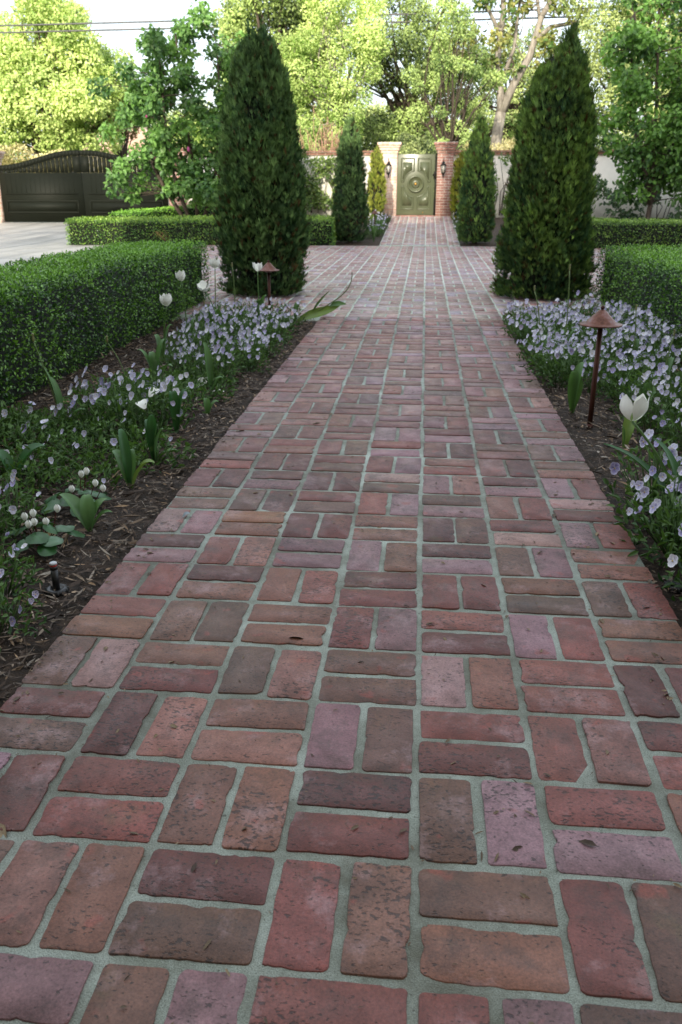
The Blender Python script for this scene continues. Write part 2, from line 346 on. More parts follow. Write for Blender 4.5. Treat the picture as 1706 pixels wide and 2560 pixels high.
def weave(mb, k0, k1, n0, n1, near, zf=lambda x, y: 0, slope=0):
    for n in range(n0, n1):
        nr = near(n) if callable(near) else near
        for k in range(k0, k1):
            cx, cy = X0+(k+.5)*MOD, Y0+(n+.5)*MOD; jt = rng.uniform(.0085, .0125, 4)
            L = .5*MOD-rng.uniform(.006, .0105); Wd = .25*MOD-rng.uniform(.0055, .009)
            sh = rng.normal(0, .0018, 4)
            for s_, i in ((-1, 0), (1, 1)):
                if (k+n) % 2 == 0: x, y, hx, hy = cx+sh[i], cy+s_*.25*MOD+sh[2+i]*.6, L+rng.normal(0, .0012), Wd
                else: x, y, hx, hy = cx+s_*.25*MOD+sh[i]*.6, cy+sh[2+i], Wd, L+rng.normal(0, .0012)
                if k == k0: x0_ = x-hx
                paver(mb, x, y, hx, hy, zf(x, y)+(.0006 if nr is not False else -.0012), nr, slope)
def mortar(mb, x0, x1, y0, y1, zf, ny=1):
    ysv = np.linspace(y0, y1, ny+1); V = [(x, y, zf(x, y)-.0022) for y in ysv for x in (x0, x1)]
    F = [[2*i, 2*i+1, 2*i+3, 2*i+2] for i in range(ny)]
    b = len(V); V += [(x0, y0, -.12), (x1, y0, -.12), (x1, y1, -.12), (x0, y1, -.12)]
    if ny == 1: F += [[0, 4, 5, 1], [1, 5, 6, 3], [3, 6, 7, 2], [2, 7, 4, 0]]
    mb.add(V, F, 1)
flat = lambda x, y: 0.0
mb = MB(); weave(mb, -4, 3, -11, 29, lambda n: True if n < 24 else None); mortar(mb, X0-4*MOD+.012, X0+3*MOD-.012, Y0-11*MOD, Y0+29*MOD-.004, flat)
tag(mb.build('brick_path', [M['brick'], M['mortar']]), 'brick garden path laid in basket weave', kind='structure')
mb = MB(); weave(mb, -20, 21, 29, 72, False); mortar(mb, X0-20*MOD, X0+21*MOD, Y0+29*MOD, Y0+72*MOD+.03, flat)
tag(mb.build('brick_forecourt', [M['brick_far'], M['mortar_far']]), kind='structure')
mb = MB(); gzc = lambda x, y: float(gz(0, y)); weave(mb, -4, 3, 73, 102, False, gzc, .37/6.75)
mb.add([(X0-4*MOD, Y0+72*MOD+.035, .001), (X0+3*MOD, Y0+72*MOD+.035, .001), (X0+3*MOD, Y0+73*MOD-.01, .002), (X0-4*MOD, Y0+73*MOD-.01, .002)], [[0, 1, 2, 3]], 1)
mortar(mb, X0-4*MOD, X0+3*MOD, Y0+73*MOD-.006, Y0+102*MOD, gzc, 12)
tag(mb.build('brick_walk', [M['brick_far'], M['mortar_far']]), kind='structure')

# bark chips lying on the beds: uncountable, one stuff object per bed
def chips(name, x0, x1, y0, y1, n, zoff, ls=.014, l0=.008, wmax=.014, pale=.30):
    P = np.column_stack([rng.uniform(x0, x1, n), rng.uniform(y0, y1, n), np.zeros(n)])
    P[:, 2] = zoff+snoise(P*[1, 1, 0], 9)*.012+snoise(P*[1, 1, 0], 31)*.01+rng.uniform(.004, .02, n)
    a = rng.uniform(0, 6.28, n); A = np.column_stack([np.cos(a), np.sin(a), rng.normal(0, .22, n)]); N = np.column_stack([rng.normal(0, .35, n), rng.normal(0, .35, n), np.ones(n)])
    L = rng.gamma(2.0, ls, n)+l0; W = np.minimum(L*rng.uniform(.15, .7, n), rng.uniform(.003, wmax, n))
    t = rng.uniform(0, 1, n)[:, None]**3.6; g_ = rng.uniform(0, 1, n)[:, None]; col = (1-t)*np.array([.046, .026, .015])+t*((1-g_)*np.array([.40, .25, .13])+g_*np.array([.36, .32, .27]))
    m_ = MB(); m_.leaves(P, A, N, L, W, col, fold=rng.uniform(-.3, .4, n)[:, None], droop=rng.uniform(-.1, .1, n)[:, None]); return tag(m_.build(name, M['chips']), kind='stuff')
chips('mulch_chips', -2.2, -.92, .9, 7.5, 20000, -.035)
chips('mulch_chips', .73, 2.0, 1.2, 7.5, 12000, -.035)
chips('mulch_crumbs', -2.2, -.905, .9, 7.5, 26000, -.038, .004, .003, .006)
chips('mulch_crumbs', .715, 1.6, 1.2, 7.5, 18000, -.038, .004, .003, .006)
def litter(name, n, x0, x1, y0, y1):
    P = np.column_stack([rng.uniform(x0, x1, n), y0+(y1-y0)*rng.uniform(0, 1, n)**1.3, np.full(n, .003)]); e = rng.uniform(0, 1, n) < .6; P[e, 0] = np.where(rng.uniform(0, 1, e.sum()) < .5, x0+rng.gamma(1.3, .05, e.sum()), x1-rng.gamma(1.3, .05, e.sum()))
    a = rng.uniform(0, 6.28, n); L = rng.gamma(1.6, .005, n)+.003; m_ = MB(); g_ = rng.uniform(0, 1, n)[:, None]
    m_.leaves(P, np.column_stack([np.cos(a), np.sin(a), rng.normal(0, .1, n)]), np.column_stack([rng.normal(0, .3, n), rng.normal(0, .3, n), np.ones(n)]), L, L*rng.uniform(.12, .5, n), g_*np.array([.05, .03, .02])+(1-g_)*np.array([.22, .16, .09])); return tag(m_.build(name, M['chips']), kind='stuff')
litter('path_litter', 2200, -.90, .71, .3, 7.4)

# ------------------------------------------------------------------ hedges
def hedge(name, label, pts, w, h, dens, leaf, c0, c1, seed, group=None):
    r = np.random.default_rng(seed); pts = np.array(pts, float); seg = np.diff(pts, axis=0); ln = np.linalg.norm(seg, axis=1); tot = ln.sum()
    per = 2*h+w; n = int(dens*(tot*per+2*w*h)); root = empty(name, (*pts[0], float(gz(*pts[0]))-.03), 0, label, 'hedge', group)
    off = np.array(root.location)
    t = r.uniform(0, tot, n); u = r.uniform(0, per, n); e = r.uniform(0, 1, n) < 2*w*h/(tot*per+2*w*h)
    cum = np.concatenate([[0], np.cumsum(ln)]); k = np.clip(np.searchsorted(cum, t)-1, 0, len(seg)-1)
    end = r.integers(0, 2, n); t = np.where(e, end*tot, t); k = np.where(e, end*(len(seg)-1), k)
    base = pts[k]+seg[k]*((t-cum[k])/ln[k])[:, None]; T = seg[k]/ln[k][:, None]; S = np.column_stack([T[:, 1], -T[:, 0]])
    side = np.where(u < h, -.5*w, np.where(u > h+w, .5*w, u-h-.5*w)); z = np.where(u < h, u, np.where(u > h+w, u-h-w, h))
    Nn = np.column_stack([S*np.where(u < h, -1, np.where(u > h+w, 1, 0))[:, None], ((u >= h) & (u <= h+w)).astype(float)])
    side = np.where(e, r.uniform(-.5*w, .5*w, n), side); z = np.where(e, r.uniform(0, h, n), z)
    Nn = np.where(e[:, None], np.column_stack([T*(2*end-1)[:, None], np.zeros(n)]), Nn)
    P = np.column_stack([base+S*side[:, None], z])
    P[:, :2] += S*(np.where(np.abs(side) > .49*w, -1, 0)*np.sign(side)*np.clip(.12-z, 0, 1)*.3)[:, None]   # tucked in at the foot
    dpt = r.uniform(-.06, .014, n)+snoise(P, 5)*.024+snoise(P, 16)*.018
    ed = np.minimum(np.abs(.5*w-np.abs(side)), 1)+np.abs(h-z); dpt -= np.clip(.06-ed, 0, .06)*.5
    P = P+Nn*dpt[:, None]; gzv = gz(P[:, 0], P[:, 1])-.03; P[:, 2] += gzv
    A = unit(Nn*.5+r.normal(0, .6, (n, 3))+[0, 0, .35]); N = unit(Nn*.55+r.normal(0, .5, (n, 3))+[0, 0, .25])
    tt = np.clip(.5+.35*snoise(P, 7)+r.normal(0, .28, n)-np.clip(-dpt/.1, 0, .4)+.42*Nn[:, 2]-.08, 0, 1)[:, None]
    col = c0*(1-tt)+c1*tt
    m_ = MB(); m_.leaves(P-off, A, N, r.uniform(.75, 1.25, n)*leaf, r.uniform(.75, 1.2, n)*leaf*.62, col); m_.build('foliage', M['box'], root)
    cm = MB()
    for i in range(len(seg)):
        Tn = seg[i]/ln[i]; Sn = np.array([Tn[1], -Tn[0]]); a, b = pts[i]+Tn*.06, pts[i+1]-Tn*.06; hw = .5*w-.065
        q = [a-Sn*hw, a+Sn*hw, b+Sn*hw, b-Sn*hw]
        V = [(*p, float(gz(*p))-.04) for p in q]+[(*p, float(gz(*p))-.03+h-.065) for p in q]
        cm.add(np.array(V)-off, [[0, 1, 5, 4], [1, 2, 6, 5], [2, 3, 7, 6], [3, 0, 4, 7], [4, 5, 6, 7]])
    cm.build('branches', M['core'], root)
    return root
BX0, BX1 = np.array([.024, .088, .014]), np.array([.25, .50, .07])
GX0, GX1 = np.array([.05, .15, .02]), np.array([.34, .53, .09])
hedge('box_hedge', 'long glossy clipped box hedge beside the bed with white tulips', [(-2.55, 1.2), (-2.55, 8.6)], .78, .60, 4300, .0195, BX0, BX1, 1)
hedge('box_hedge', 'clipped dark box hedge behind the larger copper path lamp', [(2.28, 4.0), (2.28, 9.0)], 1.06, .56, 3300, .020, BX0, BX1, 2)
hedge('box_hedge', 'low yellowish hedge at the driveway edge with a bare twiggy patch', [(-7.25, 17.55), (-1.85, 17.95)], 0.85, .52, 1900, .032, GX0, GX1, 3)
hedge('box_hedge', 'low hedge along the forecourt in front of the tree by the pale wall', [(1.75, 17.6), (8.0, 17.1)], 0.8, .52, 1900, .032, GX0*.8, GX1*.8, 4)
hedge('box_hedge', 'narrow curving hedge running up towards the dark driveway gate', [(-6.6, 18.6), (-6.4, 19.8), (-5.9, 21.0), (-5.0, 22.2)], 0.5, .58, 1500, .034, GX0*.8, BX1*1.4, 5)
# bare twigs in the front of the low hedge
tw = MB(); r_ = np.random.default_rng(3)
for i in range(16):
    x = -5.15+r_.normal(0, .12); d_ = r_.normal(0, .35); tw.tube([(x*.3-5.15*.7, 17.36, 0), (x-.25+.1*d_, 17.32, .22), (x-.42+.35*d_, 17.36, .42)], [.008, .006, .003], 4)
tag(tw.build('bare_twigs', plain('dry_twig', lin('#8d7450'), .8)), 'bare brown twigs showing in the face of the low yellowish hedge', 'twigs')

# ------------------------------------------------------------------ arborvitae
def arbor(name, label, loc, h, prof, nspr, L, c0, c1, seed, group=None, lean=0, tips=((0, 0, 1),)):
    r = np.random.default_rng(seed); root = empty(name, loc, 0, label, 'conifer', group)
    pt = np.array(prof); n = nspr
    t = r.uniform(0, 1, n*3); rr = np.interp(t, pt[:, 0], pt[:, 1]); keep = r.uniform(0, pt[:, 1].max()*1.02, n*3) < rr+.04; t = t[keep][:n]; rr = rr[keep][:n]; n = len(t)
    a = r.uniform(0, 2*math.pi, n); D = np.column_stack([np.cos(a), np.sin(a), np.zeros(n)])
    Q = np.column_stack([D[:, 0]*1.2, D[:, 1]*1.2, t*h*.9]); lump = 1+.14*snoise(Q, 2.4)+.11*snoise(Q, 7.0)
    dep = 1-np.abs(r.normal(0, .16, n)); dep += (r.uniform(0, 1, n) < .09)*r.uniform(.03, .20, n); rad = rr*lump*dep
    P = D*rad[:, None]; P[:, 2] = t*h; P[:, 0] += lean*t**1.5*h
    # upright plumes standing out of the general outline
    npl = int(75*h); tp_ = r.uniform(.0, .9, npl)**.85; ap = r.uniform(0, 2*math.pi, npl); pr = np.interp(tp_, pt[:, 0], pt[:, 1])*r.uniform(.72, .9, npl); pw = r.uniform(.03, .065, npl)*(h/2.5)**.5; pl_ = r.uniform(.22, .42, npl)*(h/2.5)
    isp = r.uniform(0, 1, n) < .52; kp = r.integers(0, npl, n); sp_ = r.uniform(0, 1, n)**.8; wp = pw[kp]*np.sqrt(np.clip(np.sin(np.clip(sp_*.92+.06, 0, 1)*math.pi), 0, 1))*np.sqrt(r.uniform(.35, 1.1, n)); aw = r.uniform(0, 2*math.pi, n)
    cen = np.column_stack([np.cos(ap)*pr, np.sin(ap)*pr, tp_*h])[kp]; out_ = np.column_stack([np.cos(ap), np.sin(ap), 0*ap])[kp]
    top_r = np.interp(np.clip(tp_[kp]+pl_[kp]/h*sp_, 0, 1), pt[:, 0], pt[:, 1]); Q2 = cen+np.column_stack([0*t, 0*t, pl_[kp]*sp_])+np.column_stack([np.cos(aw)*wp, np.sin(aw)*wp, 0*t])
    rr2 = np.hypot(Q2[:, 0], Q2[:, 1]); lim = np.minimum(1, (top_r*1.16+.03)/np.maximum(rr2, 1e-4)); Q2[:, :2] *= lim[:, None]; Q2[:, 2] = np.minimum(Q2[:, 2], h*1.02)
    Q2[:, 0] += lean*np.clip(Q2[:, 2]/h, 0, 1)**1.5*h; P = np.where(isp[:, None], Q2, P); lo = t < .10; P[lo, 2] *= r.uniform(.1, 1, lo.sum()); t = np.clip(P[:, 2]/h, 0, 1); dep = np.where(isp, .86+.14*np.clip(wp/pw[kp], 0, 1), dep)
    ad_ = unit(np.column_stack([np.cos(aw), np.sin(aw), 0*aw])+out_*.8); D = np.where(isp[:, None], ad_, D)
    # several leaders at the top
    if len(tips) > 1:
        wts = np.stack([-np.hypot(P[:, 0]-dx, P[:, 1]-dy)*6+r.normal(0, .4, n) for dx, dy, hh in tips]); ti = np.argmax(wts, 0); tp = np.array(tips)[ti]; s_ = np.clip((t-.78)/.22, 0, 1)
        P[:, 0] += s_*(tp[:, 0]-P[:, 0]+lean*h)*.55; P[:, 1] += s_*(tp[:, 1]-P[:, 1])*.5; P[:, 2] += s_*tp[:, 2]
    up = .95+.9*t
    A = unit(D*(.75-.45*t)[:, None]+np.column_stack([np.zeros(n), np.zeros(n), up])+r.normal(0, .22, (n, 3)))
    B = unit(np.cross(D, [0, 0, 1.])+r.normal(0, .35, (n, 3))); ph = r.uniform(0, math.pi, n)[:, None]; B = B*np.cos(ph)+D*np.sin(ph)
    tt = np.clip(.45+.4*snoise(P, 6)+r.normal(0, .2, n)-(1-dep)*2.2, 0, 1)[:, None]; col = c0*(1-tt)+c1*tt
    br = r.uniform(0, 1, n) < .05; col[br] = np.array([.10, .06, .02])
    m_ = MB(); Ls = L*r.uniform(.7, 1.3, n); sh = r.uniform(0, 1, n) < .07; Ls[sh] *= r.uniform(1.3, 2.0, sh.sum()); A[sh] = unit(A[sh]+[0, 0, .8])
    for f, k, s0 in ((0, 1, 0), (.55, .8, .12), (-.55, .8, .12), (.9, .62, .3), (-.9, .62, .3), (.3, .75, .35), (-.3, .75, .35)):
        ax = unit(A+B*f+r.normal(0, .10, (n, 3))); nn = np.cross(A, B)
        m_.leaves(P+A*(Ls*s0)[:, None], ax, nn, Ls*k, Ls*k*.10+.002, col*r.uniform(.75, 1.25, (n, 1)), fold=.25, droop=.06)
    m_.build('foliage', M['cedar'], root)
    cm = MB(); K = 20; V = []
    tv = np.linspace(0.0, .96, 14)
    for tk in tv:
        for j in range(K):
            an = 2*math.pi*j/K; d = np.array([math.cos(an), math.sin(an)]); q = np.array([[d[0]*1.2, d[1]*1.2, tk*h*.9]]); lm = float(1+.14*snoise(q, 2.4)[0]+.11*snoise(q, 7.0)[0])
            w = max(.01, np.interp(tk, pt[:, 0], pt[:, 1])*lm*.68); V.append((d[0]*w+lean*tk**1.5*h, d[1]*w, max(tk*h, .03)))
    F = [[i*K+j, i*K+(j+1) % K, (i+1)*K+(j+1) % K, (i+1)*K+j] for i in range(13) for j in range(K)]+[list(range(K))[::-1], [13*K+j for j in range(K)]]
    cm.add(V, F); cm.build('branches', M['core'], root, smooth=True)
    tr = MB(); tr.tube([(0, 0, -.1), (0, 0, .25), (lean*.1, 0, h*.6)], [.05, .045, .02], 8); tr.build('trunk', M['bark'], root)
    return root
CD0, CD1 = np.array([.038, .10, .036]), np.array([.23, .38, .12])
CR1 = np.array([.28, .44, .09])
pL = [(0, .36), (.086, .43), (.2, .485), (.28, .495), (.47, .455), (.6, .40), (.716, .33), (.82, .245), (.91, .17), (.96, .12), (1, .04)]
arbor('arborvitae', 'tall dark green arborvitae behind the smaller copper lamp and white tulips', (-1.70, 9.15, 0), 2.42, pL, 22000, .058, CD0, CD1, 11, lean=.0)
pR = [(0, .45), (.06, .51), (.114, .52), (.24, .465), (.443, .42), (.595, .385), (.745, .345), (.87, .275), (.95, .20), (.98, .14), (1, .05)]
arbor('arborvitae', 'tall broad arborvitae with split tip rising behind the dense violas', (1.25, 9.25, 0), 2.34, pR, 22500, .058, CD0, CR1, 12, lean=.012, tips=((-.17, 0, -.16), (.10, .05, .06), (.0, -.12, -.1)))
p2 = [(0, .22), (.06, .34), (.15, .38), (.35, .36), (.55, .31), (.75, .22), (.88, .13), (.95, .07), (1, .02)]
arbor('arborvitae', 'mid sized cone arborvitae on the lamp-post side before the small golden conifer', (-1.54, 18.15, .03), 2.22, p2, 4200, .085, CD0*.8, CD1*.8, 13)
arbor('arborvitae', 'mid sized cone arborvitae with yellow green tips by the shaded brick pillar', (1.02, 18.05, .03), 2.2, p2, 4200, .085, CD0, CR1*1.1, 14)
p3 = [(0, .10), (.08, .19), (.3, .23), (.6, .21), (.8, .16), (.93, .09), (1, .02)]
arbor('golden_conifer', 'small golden yellow conifer against the brightly lit brick pillar', (-1.27, 22.9, .3), 1.6, p3, 1300, .10, np.array([.16, .21, .03]), np.array([.56, .58, .11]), 15)
arbor('golden_conifer', 'slim golden conifer half hidden behind the cone arborvitae by the shaded pillar', (.86, 22.9, .3), 1.55, p3, 1100, .10, np.array([.16, .20, .02]), np.array([.50, .48, .06]), 16)

# ------------------------------------------------------------------ broadleaf trees
def crown(m_, clumps, n, L, W, c0, c1, r, up=.3, shell=.5, face=.55):
    c = np.array([k[0] for k in clumps]); rd = np.array([k[1] for k in clumps]); p = rd**2/np.sum(rd**2); i = r.choice(len(c), n, p=p)
    d = unit(r.normal(size=(n, 3))); q = d*(rd[i]*(shell+(1.12-shell)*r.uniform(0, 1, n)**.7))[:, None]; q[:, 2] *= .8; P = c[i]+q
    A = unit(d*.5+r.normal(0, .6, (n, 3))+[0, 0, -.25]); N = unit(d*.6+r.normal(0, .45, (n, 3))+[0, -face, up])
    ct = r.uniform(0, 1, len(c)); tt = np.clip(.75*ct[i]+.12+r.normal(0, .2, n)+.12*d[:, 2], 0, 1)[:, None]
    m_.leaves(P, A, N, L*r.uniform(.7, 1.3, n), W*r.uniform(.7, 1.3, n), c0*(1-tt)+c1*tt, fold=.12, droop=.15)
def limb(m_, a, b, r0, r1, r, bend=.15, k=7, n=5):
    a, b = np.array(a, float), np.array(b, float); t = np.linspace(0, 1, n)[:, None]; l = np.linalg.norm(b-a)
    o = r.normal(0, bend*l, 3)*[1, 1, .4]; m_.tube(a+(b-a)*t+o*np.sin(t*math.pi)+r.normal(0, .012*l, (n, 3))*np.sin(t*math.pi), np.linspace(r0, r1, n), k)
def tree(name, label, loc, th, cen, rad, ncl, rcl, nl, L, c0, c1, seed, bark='bark', tr=.16, group=None, gap=0, cat='tree', forks=1, holes=()):
    """trunk with limbs reaching the leaf clumps; cen/rad relative to the base"""
    r = np.random.default_rng(seed); root = empty(name, loc, 0, label, cat, group); cl = []; ncl = int(ncl*2.3); rcl *= .66
    for i in range(ncl*4):
        d = unit(r.normal(size=3)); p = np.array(cen)+d*np.array(rad)*r.uniform(.15, 1)**.5*.92
        if all(np.linalg.norm(p-q[0]) > rcl*(.75+gap) for q in cl): cl.append((p, rcl*r.uniform(.7, 1.25)))
        if len(cl) >= ncl: break
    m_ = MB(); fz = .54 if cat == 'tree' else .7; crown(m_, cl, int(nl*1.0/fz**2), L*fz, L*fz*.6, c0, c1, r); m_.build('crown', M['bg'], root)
    t_ = MB(); top = np.array([cen[0]*.5, cen[1]*.5, th])
    for f in range(forks):
        b0 = np.array([r.normal(0, .1)*f, r.normal(0, .1)*f, -.15]); tp = top+r.normal(0, .25, 3)*[1, 1, .3]*(forks > 1)*2
        pts = np.array([b0, b0*.5+(tp)*.3+r.normal(0, .05, 3), b0*.2+tp*.7+r.normal(0, .06, 3), tp]); t_.tube(pts, np.array([1.25, 1, .85, .7])*tr/(1+.35*(forks > 1)), 9)
    for p, q in cl[:40]:
        s0 = top*r.uniform(.75, 1.0); limb(t_, s0, p, tr*.38, tr*.1, r, .1)
        for z in range(2): limb(t_, s0+(p-s0)*.6, p+r.normal(0, q*.5, 3), tr*.14, tr*.05, r, .1, 5, 4)
    t_.build('trunk', M[bark], root, smooth=True); return root
YG0, YG1 = np.array([.18, .32, .05]), np.array([.82, .95, .38])
OL0, OL1 = np.array([.06, .13, .028]), np.array([.54, .70, .24])
DK0, DK1 = np.array([.02, .05, .014]), np.array([.12, .19, .04])
BE0, BE1 = np.array([.32, .29, .12]), np.array([.82, .74, .42])
Gr = .36
tree('broadleaf_tree', 'big yellow green sunlit tree beyond the dark driveway gate', (-17.0, 40, Gr), 2.2, (0, 0, 5.0), (4.0, 2.5, 3.9), 34, 1.15, 15000, .26, YG0, YG1*.95, 21, tr=.28)
tree('broadleaf_tree', 'small reddish tinted tree at the edge of the open sky', (-16.0, 46, Gr), 2, (0, 0, 4.6), (1.4, 1.2, 1.6), 10, .7, 3000, .22, np.array([.2, .13, .04]), np.array([.5, .36, .12]), 22, tr=.14)
tree('olive_shrub', 'pale beige green bushes behind the dark driveway gate', (-14.2, 31, Gr), .5, (0, 0, 1.0), (5.0, .9, 1.15), 24, .65, 9000, .15, BE0, BE1, 23, tr=.07, cat='shrub', forks=3)
tree('dark_oak', 'dark olive oak crowning above the tall dark arborvitae', (-5.3, 33, Gr), 3, (0, 0, 6.2), (2.5, 2, 3.6), 26, .95, 13000, .20, DK0, OL1, 24, tr=.22)
tree('bright_maple', 'bright lime green tree with a slender white trunk over the wall', (-2.9, 31, Gr), 3.4, (-.3, 0, 4.3), (1.9, 1.2, 3.4), 22, .68, 8000, .15, YG0, YG1, 25, bark='pale_bark', tr=.10, gap=.15)
tree('dark_oak', 'dense dark green oak directly over the olive garden gate', (-.6, 35, Gr), 3.2, (0, 0, 4.6), (2.4, 1.6, 3.8), 24, .9, 10000, .18, DK0, OL1, 26, tr=.24)
tree('broadleaf_tree', 'airy olive tree leaning behind the garden gate pillars', (.6, 30.5, Gr), 2.0, (.2, 0, 3.9), (1.7, 1.2, 2.6), 13, .45, 2400, .14, OL0, OL1, 27, tr=.10, gap=.35)
tree('broadleaf_tree', 'tall hazy tree seen far behind the bare limbed sycamore', (4.5, 52, Gr), 5, (0, 0, 5.4), (4.0, 2.0, 4.0), 24, .9, 5500, .26, OL0, YG1*.8, 28, tr=.3, gap=.35)
tree('broadleaf_tree', 'olive green tree filling the corner above the pale wall', (8.0, 33, Gr), 2.6, (0, 0, 4.9), (3.6, 2, 4.3), 46, .95, 17000, .18, OL0, YG1*.75, 29, tr=.22)
tree('broadleaf_tree', 'light green tree behind the magnolia on the street side', (-9.6, 37, Gr), 1.6, (0, 0, 2.0), (2.2, 1.6, 1.6), 12, .75, 4500, .19, YG0, YG1*.9, 30, tr=.16)
tree('roadside_shrub', 'yellow green shrub peeping over the wall beside the lit pillar', (-3.6, 27.2, Gr), .5, (0, 0, 1.25), (1.6, .6, .9), 14, .42, 5000, .095, YG0, YG1*.85, 31, tr=.05, cat='shrub', forks=3)
tree('roadside_shrub', 'dark leafy shrub directly behind the olive garden gate', (-.2, 27, Gr), .5, (0, 0, 1.2), (1.3, .6, 1.1), 13, .4, 4500, .095, DK0, YG1*.6, 32, tr=.05, cat='shrub', forks=3)
tree('roadside_shrub', 'beige flowering shrub over the wall beside the shaded pillar', (2.2, 27.4, Gr), .5, (0, 0, 1.2), (1.7, .6, .95), 13, .42, 4800, .095, BE0, BE1*.8, 33, tr=.05, cat='shrub', forks=3)
tree('roadside_shrub', 'broad green shrub beyond the pale wall by the broad tree', (6.4, 27.4, Gr), .5, (0, 0, 1.3), (2.6, .7, 1.0), 18, .5, 6000, .10, OL0, YG1*.6, 34, tr=.05, cat='shrub', forks=3)
tree('broadleaf_tree', 'distant green tree low behind the pale neighbouring house', (-22, 62, Gr), 3, (4, 0, 3.0), (9, 2, 3.2), 26, 1.5, 8000, .34, OL0, YG1*.8, 35, tr=.3)
tree('broadleaf_tree', 'distant green tree low behind the dark oaks', (-3, 60, Gr), 3, (0, 0, 3.0), (11, 2, 3.2), 34, 1.3, 10000, .34, OL0, YG1*.7, 36, tr=.3)

# sycamore with pale forked limbs
r_ = np.random.default_rng(41); sy = empty('sycamore', (2.45, 34, Gr), 0, 'tall pale forked sycamore standing behind the wall with thin leaves', 'tree')
t_ = MB()
def bough(pts, r0, r1): t_.tube(pts, np.linspace(r0, r1, len(pts)), 9)
bough([(0, 0, -.2), (-.03, 0, 1.2), (.06, 0, 2.4), (.16, 0, 3.3)], .24, .19)
bough([(.16, 0, 3.2), (.1, .1, 4.0), (-.05, .2, 5.2), (.05, .2, 6.6), (-.2, .2, 8.5), (-.1, .2, 10)], .15, .06)
bough([(.16, 0, 3.25), (.55, 0, 4.2), (1.05, -.1, 5.1), (1.35, -.1, 6.3), (2.1, 0, 7.6), (2.6, 0, 9.0)], .17, .06)
bough([(1.2, -.1, 5.6), (1.7, 0, 6.0), (2.6, .1, 6.15), (3.4, 0, 5.8), (3.9, 0, 5.2)], .09, .03)
bough([(.0, .2, 5.8), (-.6, .2, 6.8), (-1.0, .2, 8.2)], .08, .03); bough([(.08, .1, 4.2), (.5, .2, 5.4), (.6, .2, 7.0), (.9, .2, 8.8)], .08, .03)
bough([(1.3, -.1, 6.2), (1.1, 0, 7.2), (1.4, 0, 8.6)], .07, .03); bough([(.0, .15, 4.6), (-.7, .1, 5.2), (-1.4, .1, 5.3)], .05, .02)
tips_ = []
for i in range(46):
    b0 = np.array([r_.uniform(-1.2, 2.6), 0, r_.uniform(4.4, 8.5)]); e_ = b0+r_.normal(0, .8, 3)*[1, .6, .8]; limb(t_, b0, e_, .025, .008, r_, .12, 5, 4); tips_.append((e_, r_.uniform(.25, .5)))
t_.build('trunk', M['pale_bark'], sy, smooth=True)
m_ = MB(); crown(m_, tips_, 3800, .16, .10, OL0*1.2, np.array([.42, .40, .12]), r_); m_.build('crown', M['bg'], sy)

# bare pale shrub above the wall
r_ = np.random.default_rng(42); m_ = MB()
for i in range(16):
    a = r_.uniform(-1, 1); b0 = np.array([0, 0, -.1]); e_ = np.array([a*.75, r_.normal(0, .2), r_.uniform(1.1, 1.9)]); limb(m_, b0, e_, .03, .008, r_, .07, 5, 5)
    for j in range(3): limb(m_, b0+(e_-b0)*r_.uniform(.4, .8), e_+r_.normal(0, .2, 3), .012, .005, r_, .1, 4, 3)
tag(m_.build('bare_shrub', plain('reddish_bare_wood', lin('#b08a72'), .8), loc=(-3.05, 25.6, 1.0)), 'bare pinkish branched shrub sticking up above the wall', 'shrub')

# magnolia with several stems and pink buds
r_ = np.random.default_rng(43); mg = empty('magnolia', (-5.35, 20.2, .1), 0, 'multi stemmed magnolia with large leaves beside the dark driveway gate', 'tree')
t_ = MB(); cl = []
stems = [((-.08, 0, 0), (-.9, -.1, 1.4), (-.95, 0, 2.4), (-.7, 0, 3.3)), ((.05, .05, 0), (.05, 0, 1.2), (-.1, .05, 2.6), (-.2, 0, 4.2)), ((.12, 0, 0), (.55, 0, 1.3), (.75, 0, 2.6), (.7, 0, 3.9)), ((0, -.1, 0), (-.35, -.35, 1.2), (-.45, -.4, 2.5), (-.5, -.3, 3.8)), ((.1, .1, 0), (.9, -.1, 1.0), (1.2, -.1, 1.9), (1.25, 0, 2.9))]
for s_ in stems:
    p = np.array(s_); tt = np.linspace(0, 1, 9); q = np.column_stack([np.interp(tt, [0, .33, .66, 1], p[:, k]) for k in range(3)]); t_.tube(q, np.linspace(.055, .015, 9), 7)
    for i in range(2, 9):
        for j in range(6):
            e_ = q[i]+np.array([r_.normal(0, .38), r_.normal(0, .34), r_.normal(.05, .2)])
            if e_[2] < .75: continue
            limb(t_, q[i], e_, .012, .005, r_, .1, 4, 4); cl.append((e_, r_.uniform(.14, .26)))
for i in range(7):
    e_ = np.array([-1.5+r_.normal(0, .35), -.25+r_.normal(0, .3), 1.0+r_.normal(0, .25)]); limb(t_, (-.6, -.1, .9), e_, .012, .005, r_, .08, 4, 4); cl.append((e_, r_.uniform(.12, .22)))
for i in range(12):
    e_ = np.array([.6+r_.normal(0, .6), -.5+r_.normal(0, .2), .75+r_.normal(0, .15)]); cl.append((e_, r_.uniform(.15, .25)))
t_.build('trunk', M['bark'], mg, smooth=True)
m_ = MB(); crown(m_, cl, 16000, .110, .072, np.array([.05, .13, .04]), np.array([.22, .42, .10]), r_, shell=.2); m_.build('crown', M['mag'], mg)
for p in ((-.85, -.4, 2.45), (.1, -.6, 1.75), (-.75, -.35, 1.6), (-1.25, -.2, 2.75)):
    b_ = MB(); b_.lathe([(.005, -.03), (.03, -.01), (.034, .02), (.022, .06), (.004, .09)], 8, col=lin('#b5588c')); b_.build('blossom', M['petal'], mg, True, p)

